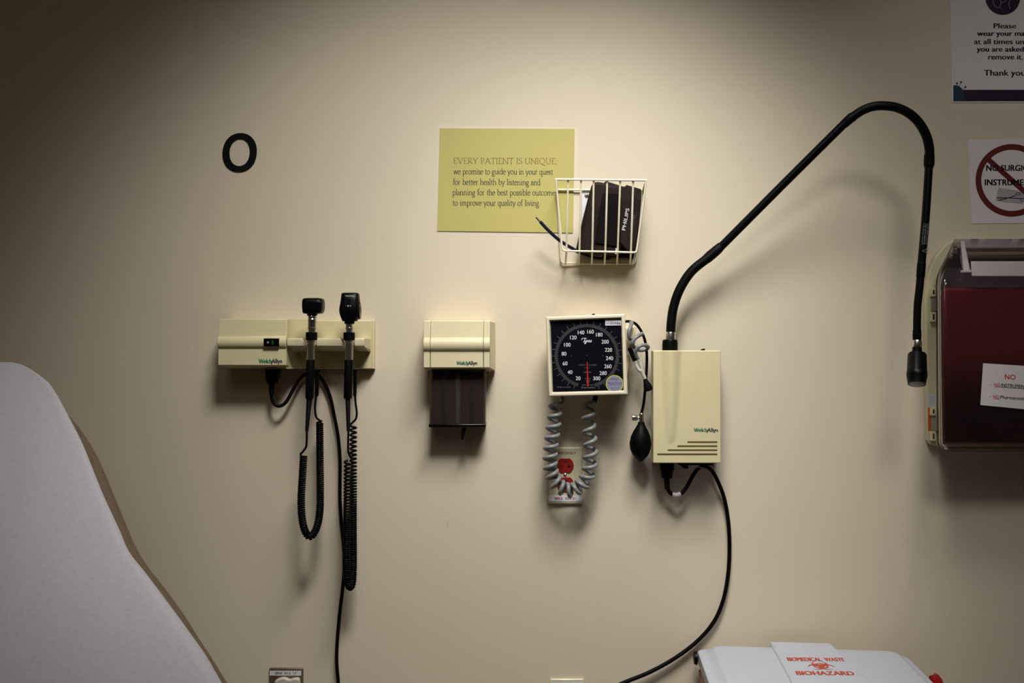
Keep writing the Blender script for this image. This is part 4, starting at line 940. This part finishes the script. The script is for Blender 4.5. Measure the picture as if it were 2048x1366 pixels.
MB().ppoly([(1997, 375.5), (1991, 401.8), (2012, 405), (2046, 408), (2052, 384)], .0012, .0013).build('printed_photo', mat('printed_photo', (176, 168, 172), .6, 0, .1, 40), t)
g = MB()
for pl in ([(640, 925), (800, 928), (965, 936), (1120, 940)], [(660, 962), (780, 932), (900, 892)]): g.tube([P(nx(a), ny(b), .0015) for a, b in pl], .0008, 6, 4)
for a, b, rx, ry in ((930, 872, 4.4, 2.8), (992, 955, 4.6, 2.8)):
    g.ring(P(nx(a), ny(b), .0014), rx*.00085, rx*.0011, .0004, 20, ry*.0008, ry*.0011)
g.build('scissors_drawing', M['ink'], t)

# ------------------------------------------------------------------ biohazard bin
ZL = .905
def RZ(px, py, z):                          # where the line of sight through a pixel meets the height z
    k = (CAMZ-z)*FPX/(py-683); return Vector(((px-1024)*k/FPX, -CAMD+k, z))
t = thing('waste_bin', 'white lidded biomedical waste bin with a red bag, at the bottom right below the lamp', 'bin', (.5, -.25, 0))
cl, cr = RZ(1398, 1284, ZL), RZ(1797, 1287, ZL)
ex = (cr-cl); ex.z = 0; W = ex.length; ex.normalize(); ey = Vector((-ex.y, ex.x, 0))   # ey points to the wall
yaw = 0
ey = Vector((math.sin(math.radians(5.0)), math.cos(math.radians(5.0)), 0)); ex = Vector((ey.y, -ey.x, 0))
W = (cr-cl).dot(ex); LD = .44
def Lp(u, v, z): return cl+ex*u-ey*v+Vector((0, 0, z-ZL))   # u along back edge, v toward the camera
def rrect(u0, u1, v0, v1, r, z, n=6):
    out = []
    for cu, cv, a0 in ((u0+r, v0+r, 180), (u1-r, v0+r, 270), (u1-r, v1-r, 0), (u0+r, v1-r, 90)):
        for k in range(n+1):
            a_ = math.radians(a0+90*k/n); out.append(Lp(cu+r*math.cos(a_), cv+r*math.sin(a_), z))
    return out
ld = MB(); ld.loft([rrect(-.004, W+.004, 0, LD, .02, ZL-.034), rrect(-.006, W+.006, -.002, LD+.002, .022, ZL-.030), rrect(-.004, W+.004, 0, LD, .02, ZL-.014), rrect(.004, W-.004, .006, LD-.006, .02, ZL-.011), rrect(.016, W-.012, .012, LD-.02, .02, ZL-.010), rrect(.022, W-.018, .016, LD-.03, .02, ZL-.001), rrect(.026, W-.022, .02, LD-.034, .02, ZL)])
lid = ld.build('lid', M['lid'], t, 0, 2, 50)
s0, s1 = RZ(1535, 1277, ZL+.004), RZ(1657, 1279, ZL+.004)
ua, ub = (s0-cl).dot(ex), (s1-cl).dot(ex)
st = MB(); st.loft([[Lp(ua-.002, -.004, ZL-.012), Lp(ua+.002, -.004, ZL+.004), Lp(ub-.002, -.004, ZL+.004), Lp(ub+.002, -.004, ZL-.012)], [Lp(ua-.012, LD+.004, ZL-.012), Lp(ua-.008, LD+.004, ZL+.004), Lp(ub+.033, LD+.004, ZL+.004), Lp(ub+.037, LD+.004, ZL-.012)]])
st.build('lid_strip', M['lid'], t, .0025, 3)
zt = ZL+.0044
def quad(tl, tr, bl, br):
    A_, B_, C_, D_ = (RZ(1360+x/3.657, 1240+y/3.657, zt) for x, y in (tl, tr, bl, br))
    return lambda x, y: (A_*(1-x)+B_*x)*(1-y)+(C_*(1-x)+D_*x)*y
g = MB(); pu = quad((780, 273), (1190, 276), (790, 299), (1208, 301))
LIDPUT.append(pu); sans(g, 'BIOMEDICAL  WASTE', (0, 0, 1, 1), pu, .006)
pu2 = quad((845, 373), (1258, 375), (857, 401), (1281, 403)); LIDPUT.append(pu2); sans(g, 'BIOHAZARD', (0, 0, 1, 1), pu2, .009)
g.build('lettering', M['bio'], t)
g = MB(); pq = quad((905, 296), (1100, 297), (945, 370), (1165, 371))
def bs(x, y): return pq(.5+x/53, .53-y/58)
for k in range(3):
    a_ = math.radians(90+120*k); V = []
    n = 28
    for i in range(n+1):
        f = -1+2*i/n; th = f*math.radians(152)
        o_ = (11+15*math.cos(PI-th), 15*math.sin(PI-th)); i_ = (14.6+11.2*math.cos(PI-th), 11.2*math.sin(PI-th))
        for q_ in (o_, i_):
            x = q_[0]*math.cos(a_)-q_[1]*math.sin(a_); y = q_[0]*math.sin(a_)+q_[1]*math.cos(a_); V.append(bs(x, y)+Vector((0, 0, 4e-5*k)))
    g.add(V, [(2*i, 2*i+1, 2*i+3, 2*i+2) for i in range(n)])
V = []
for i in range(37):
    a_ = 2*PI*i/36
    for r in (11.2, 14.2): V.append(bs(r*math.cos(a_), r*math.sin(a_))+Vector((0, 0, .00016)))
g.add(V, [(2*i, 2*i+1, 2*i+3, 2*i+2) for i in range(36)])
g.build('hazard_symbol', M['bio'], t)
bd = MB(); bd.loft([rrect(.04, W-.04, .05, LD-.05, .03, .0), rrect(.012, W-.012, .02, LD-.02, .03, ZL-.036)]); bd.build('body', M['lid'], t)
bg = MB()
rngs = []
for kz, (z, off) in enumerate(((ZL-.11, .004), (ZL-.07, .012), (ZL-.045, .014), (ZL-.036, .004))):
    ring = []
    base = rrect(.010-off, W-.010+off, .018-off, LD-.018+off, .03, z, 10)
    for i, p in enumerate(base):
        q_ = p.copy(); nn_ = noise.noise(Vector((i*.9, kz*2.3, 0)))*.006; c_ = Lp(W/2, LD/2, z); dr = (q_-c_); dr.z = 0; dr.normalize(); ring.append(q_+dr*nn_)
    rngs.append(ring)
bg.loft(rngs, True, False); bg.build('bag_liner', M['bag'], t)
tuft = MB(); c0 = RZ(1873, 1371, ZL-.035); rngs = []
for kz in range(5):
    ring = []
    for i in range(12):
        a_ = 2*PI*i/12; r = (.010, .012, .0115, .009, .003)[kz]*(1+.5*noise.noise(Vector((i*1.7, kz*1.1, 4))))
        ring.append(c0+ex*(r*math.cos(a_))-ey*(r*1.8*math.sin(a_))+Vector((0, 0, -.012+.008*kz+.004*noise.noise(Vector((i*2.2, kz, 9))))))
    rngs.append(ring)
tuft.loft(rngs); tuft.build('bag_fold', M['bag'], t)
hp = Lp(-.006, .016, ZL-.026)
MB().lathe(hp-ex*.006, hp, [(0, .012), (.9, .0135), (1, .0135)], 20).build('hinge_pin', M['black'], t)

# ------------------------------------------------------------------ examination table
TP0, TP1 = Vector((0, -.30, 1.463)), Vector((0, -.75, 1.11))
sl = (TP1-TP0).normalized(); nrm = Vector((0, sl.z, -sl.y)).normalized()
if nrm.z < 0: nrm = -nrm
def Q(px, py):                              # pixel onto the reclined plane -> (x, distance down the slope)
    o_ = Vector((0, -CAMD, CAMZ)); dr = Vector(((px-1024)/FPX, 1, -(py-683)/FPX))
    k = (TP0-o_).dot(nrm)/dr.dot(nrm); p = o_+dr*k
    return p.x, (p-TP0).dot(sl)
pap = [(22, 726), (46, 732), (73, 749), (97.5, 768), (112, 788), (127, 814.5), (141, 841), (166, 890), (188, 944), (209.5, 997), (239, 1060.6), (258, 1104), (287.5, 1143), (317, 1182), (360.6, 1241), (390, 1282), (414, 1316), (443, 1366), (472, 1414), (498, 1458)]
cus = [(30, 745), (60, 757), (92, 776), (119, 800), (141, 824), (166, 858), (190, 900), (214, 958), (239, 1017), (258, 1063), (287.5, 1112), (322, 1156), (360.6, 1209), (390, 1255.6), (414, 1292), (438, 1330), (460.5, 1366), (489, 1412), (516, 1458)]
XC, YS = Q(0, 727)[0], .245                   # head end of the table's axis, and how far it swings right per metre
def rows(src, extra):
    pts = [Q(*p) for p in src]; pts = [(x-XC-YS*s, s) for x, s in pts]
    lastx, lasts = pts[-1]
    for s in (.74, .82, .90, .98): pts.append((lastx+(s-lasts)*.08+extra, s))
    c_ = catmull([Vector((a, b, 0)) for a, b in pts], 4)
    return [(p.x, p.y) for p in c_]
t = thing('examination_table', 'brown upholstered examination table with reclined backrest, at the lower left', 'examination table', (XC, -1.3, 0))
def plane(u, s, h): return Vector((XC+YS*s+u, TP0.y, TP0.z))+sl*s+nrm*h
cu = MB(); rings = []
rw = rows(cus, .008); TH = .085
def cring(Wd, s, dz, th):
    r = min(.022, Wd*.4); out = []
    for k in range(9): out.append(plane(-Wd+2*Wd*(k/8)*(1)-(0) if 0 else (-(Wd-r)+2*(Wd-r)*k/8), s, dz))
    for k in range(1, 7):
        a_ = k*PI/12; out.append(plane(Wd-r+r*math.sin(a_), s, dz-r+r*math.cos(a_)))
    out.append(plane(Wd, s, dz-th+.01)); out.append(plane(Wd-.012, s, dz-th)); out.append(plane(-Wd+.012, s, dz-th)); out.append(plane(-Wd, s, dz-th+.01))
    for k in range(6, 0, -1):
        a_ = k*PI/12; out.append(plane(-(Wd-r+r*math.sin(a_)), s, dz-r+r*math.cos(a_)))
    return out
w0, s0_ = rw[0]
rings.append(cring(w0*.7, s0_-.018, -.030, .03)); rings.append(cring(w0*.9, s0_-.010, -.012, .06))
for Wd, s in rw: rings.append(cring(Wd, s, -.003, TH))
cu.loft(rings); cu.build('backrest', M['vinyl'], t, 0, 2, 60)
XC += YS*.98; zs = TP0.z+sl.z*.98-.003*nrm.z; ys = TP0.y+sl.y*.98; xe = rw[-1][0]
MB().box(XC-xe, XC+xe, ys-.75, ys+.10, zs-.17, zs-.085).build('seat', M['vinyl'], t, .02, 3)
MB().box(XC-xe+.06, XC+xe-.06, ys-.66, ys+.05, .06, zs-.171).build('base', M['metal'], t, .01)
MB().box(XC-xe+.10, XC+xe-.10, ys-.6, ys, 0, .0595).build('plinth', M['dark'], t)
XC -= YS*.98; pp = MB(); rwp = rows(pap, -.01); rings = []
def prow(Wd, s, h):
    out = []
    n = 40
    for k in range(n+1):
        u = -Wd+2*Wd*k/n
        nz = noise.noise(Vector((u*7, s*7, 1.3)))*.0035+noise.noise(Vector((u*22, s*16, 5.1)))*.0014
        e = max(0, (abs(u)/Wd-.97)/.03)
        out.append(plane(u, s, h+nz*.7+.001-e*.002))
    return out
w0, s0_ = rwp[0]
rings.append(prow(w0*.95, s0_-.004, -.035)); rings.append(prow(w0*.98, s0_-.004, -.012))
for Wd, s in rwp: rings.append(prow(Wd, s, .0045 if s > s0_+.02 else .0045*(s-s0_)/.02))
pp.loft(rings, False)
po = pp.build('paper_sheet', M['tpaper'], None, 0, 2, 80)
so = po.modifiers.new('thick', 'SOLIDIFY'); so.thickness = .0006; so.offset = 1
tag(po, 'white disposable paper sheet covering the reclined examination table at lower left', 'paper sheet')
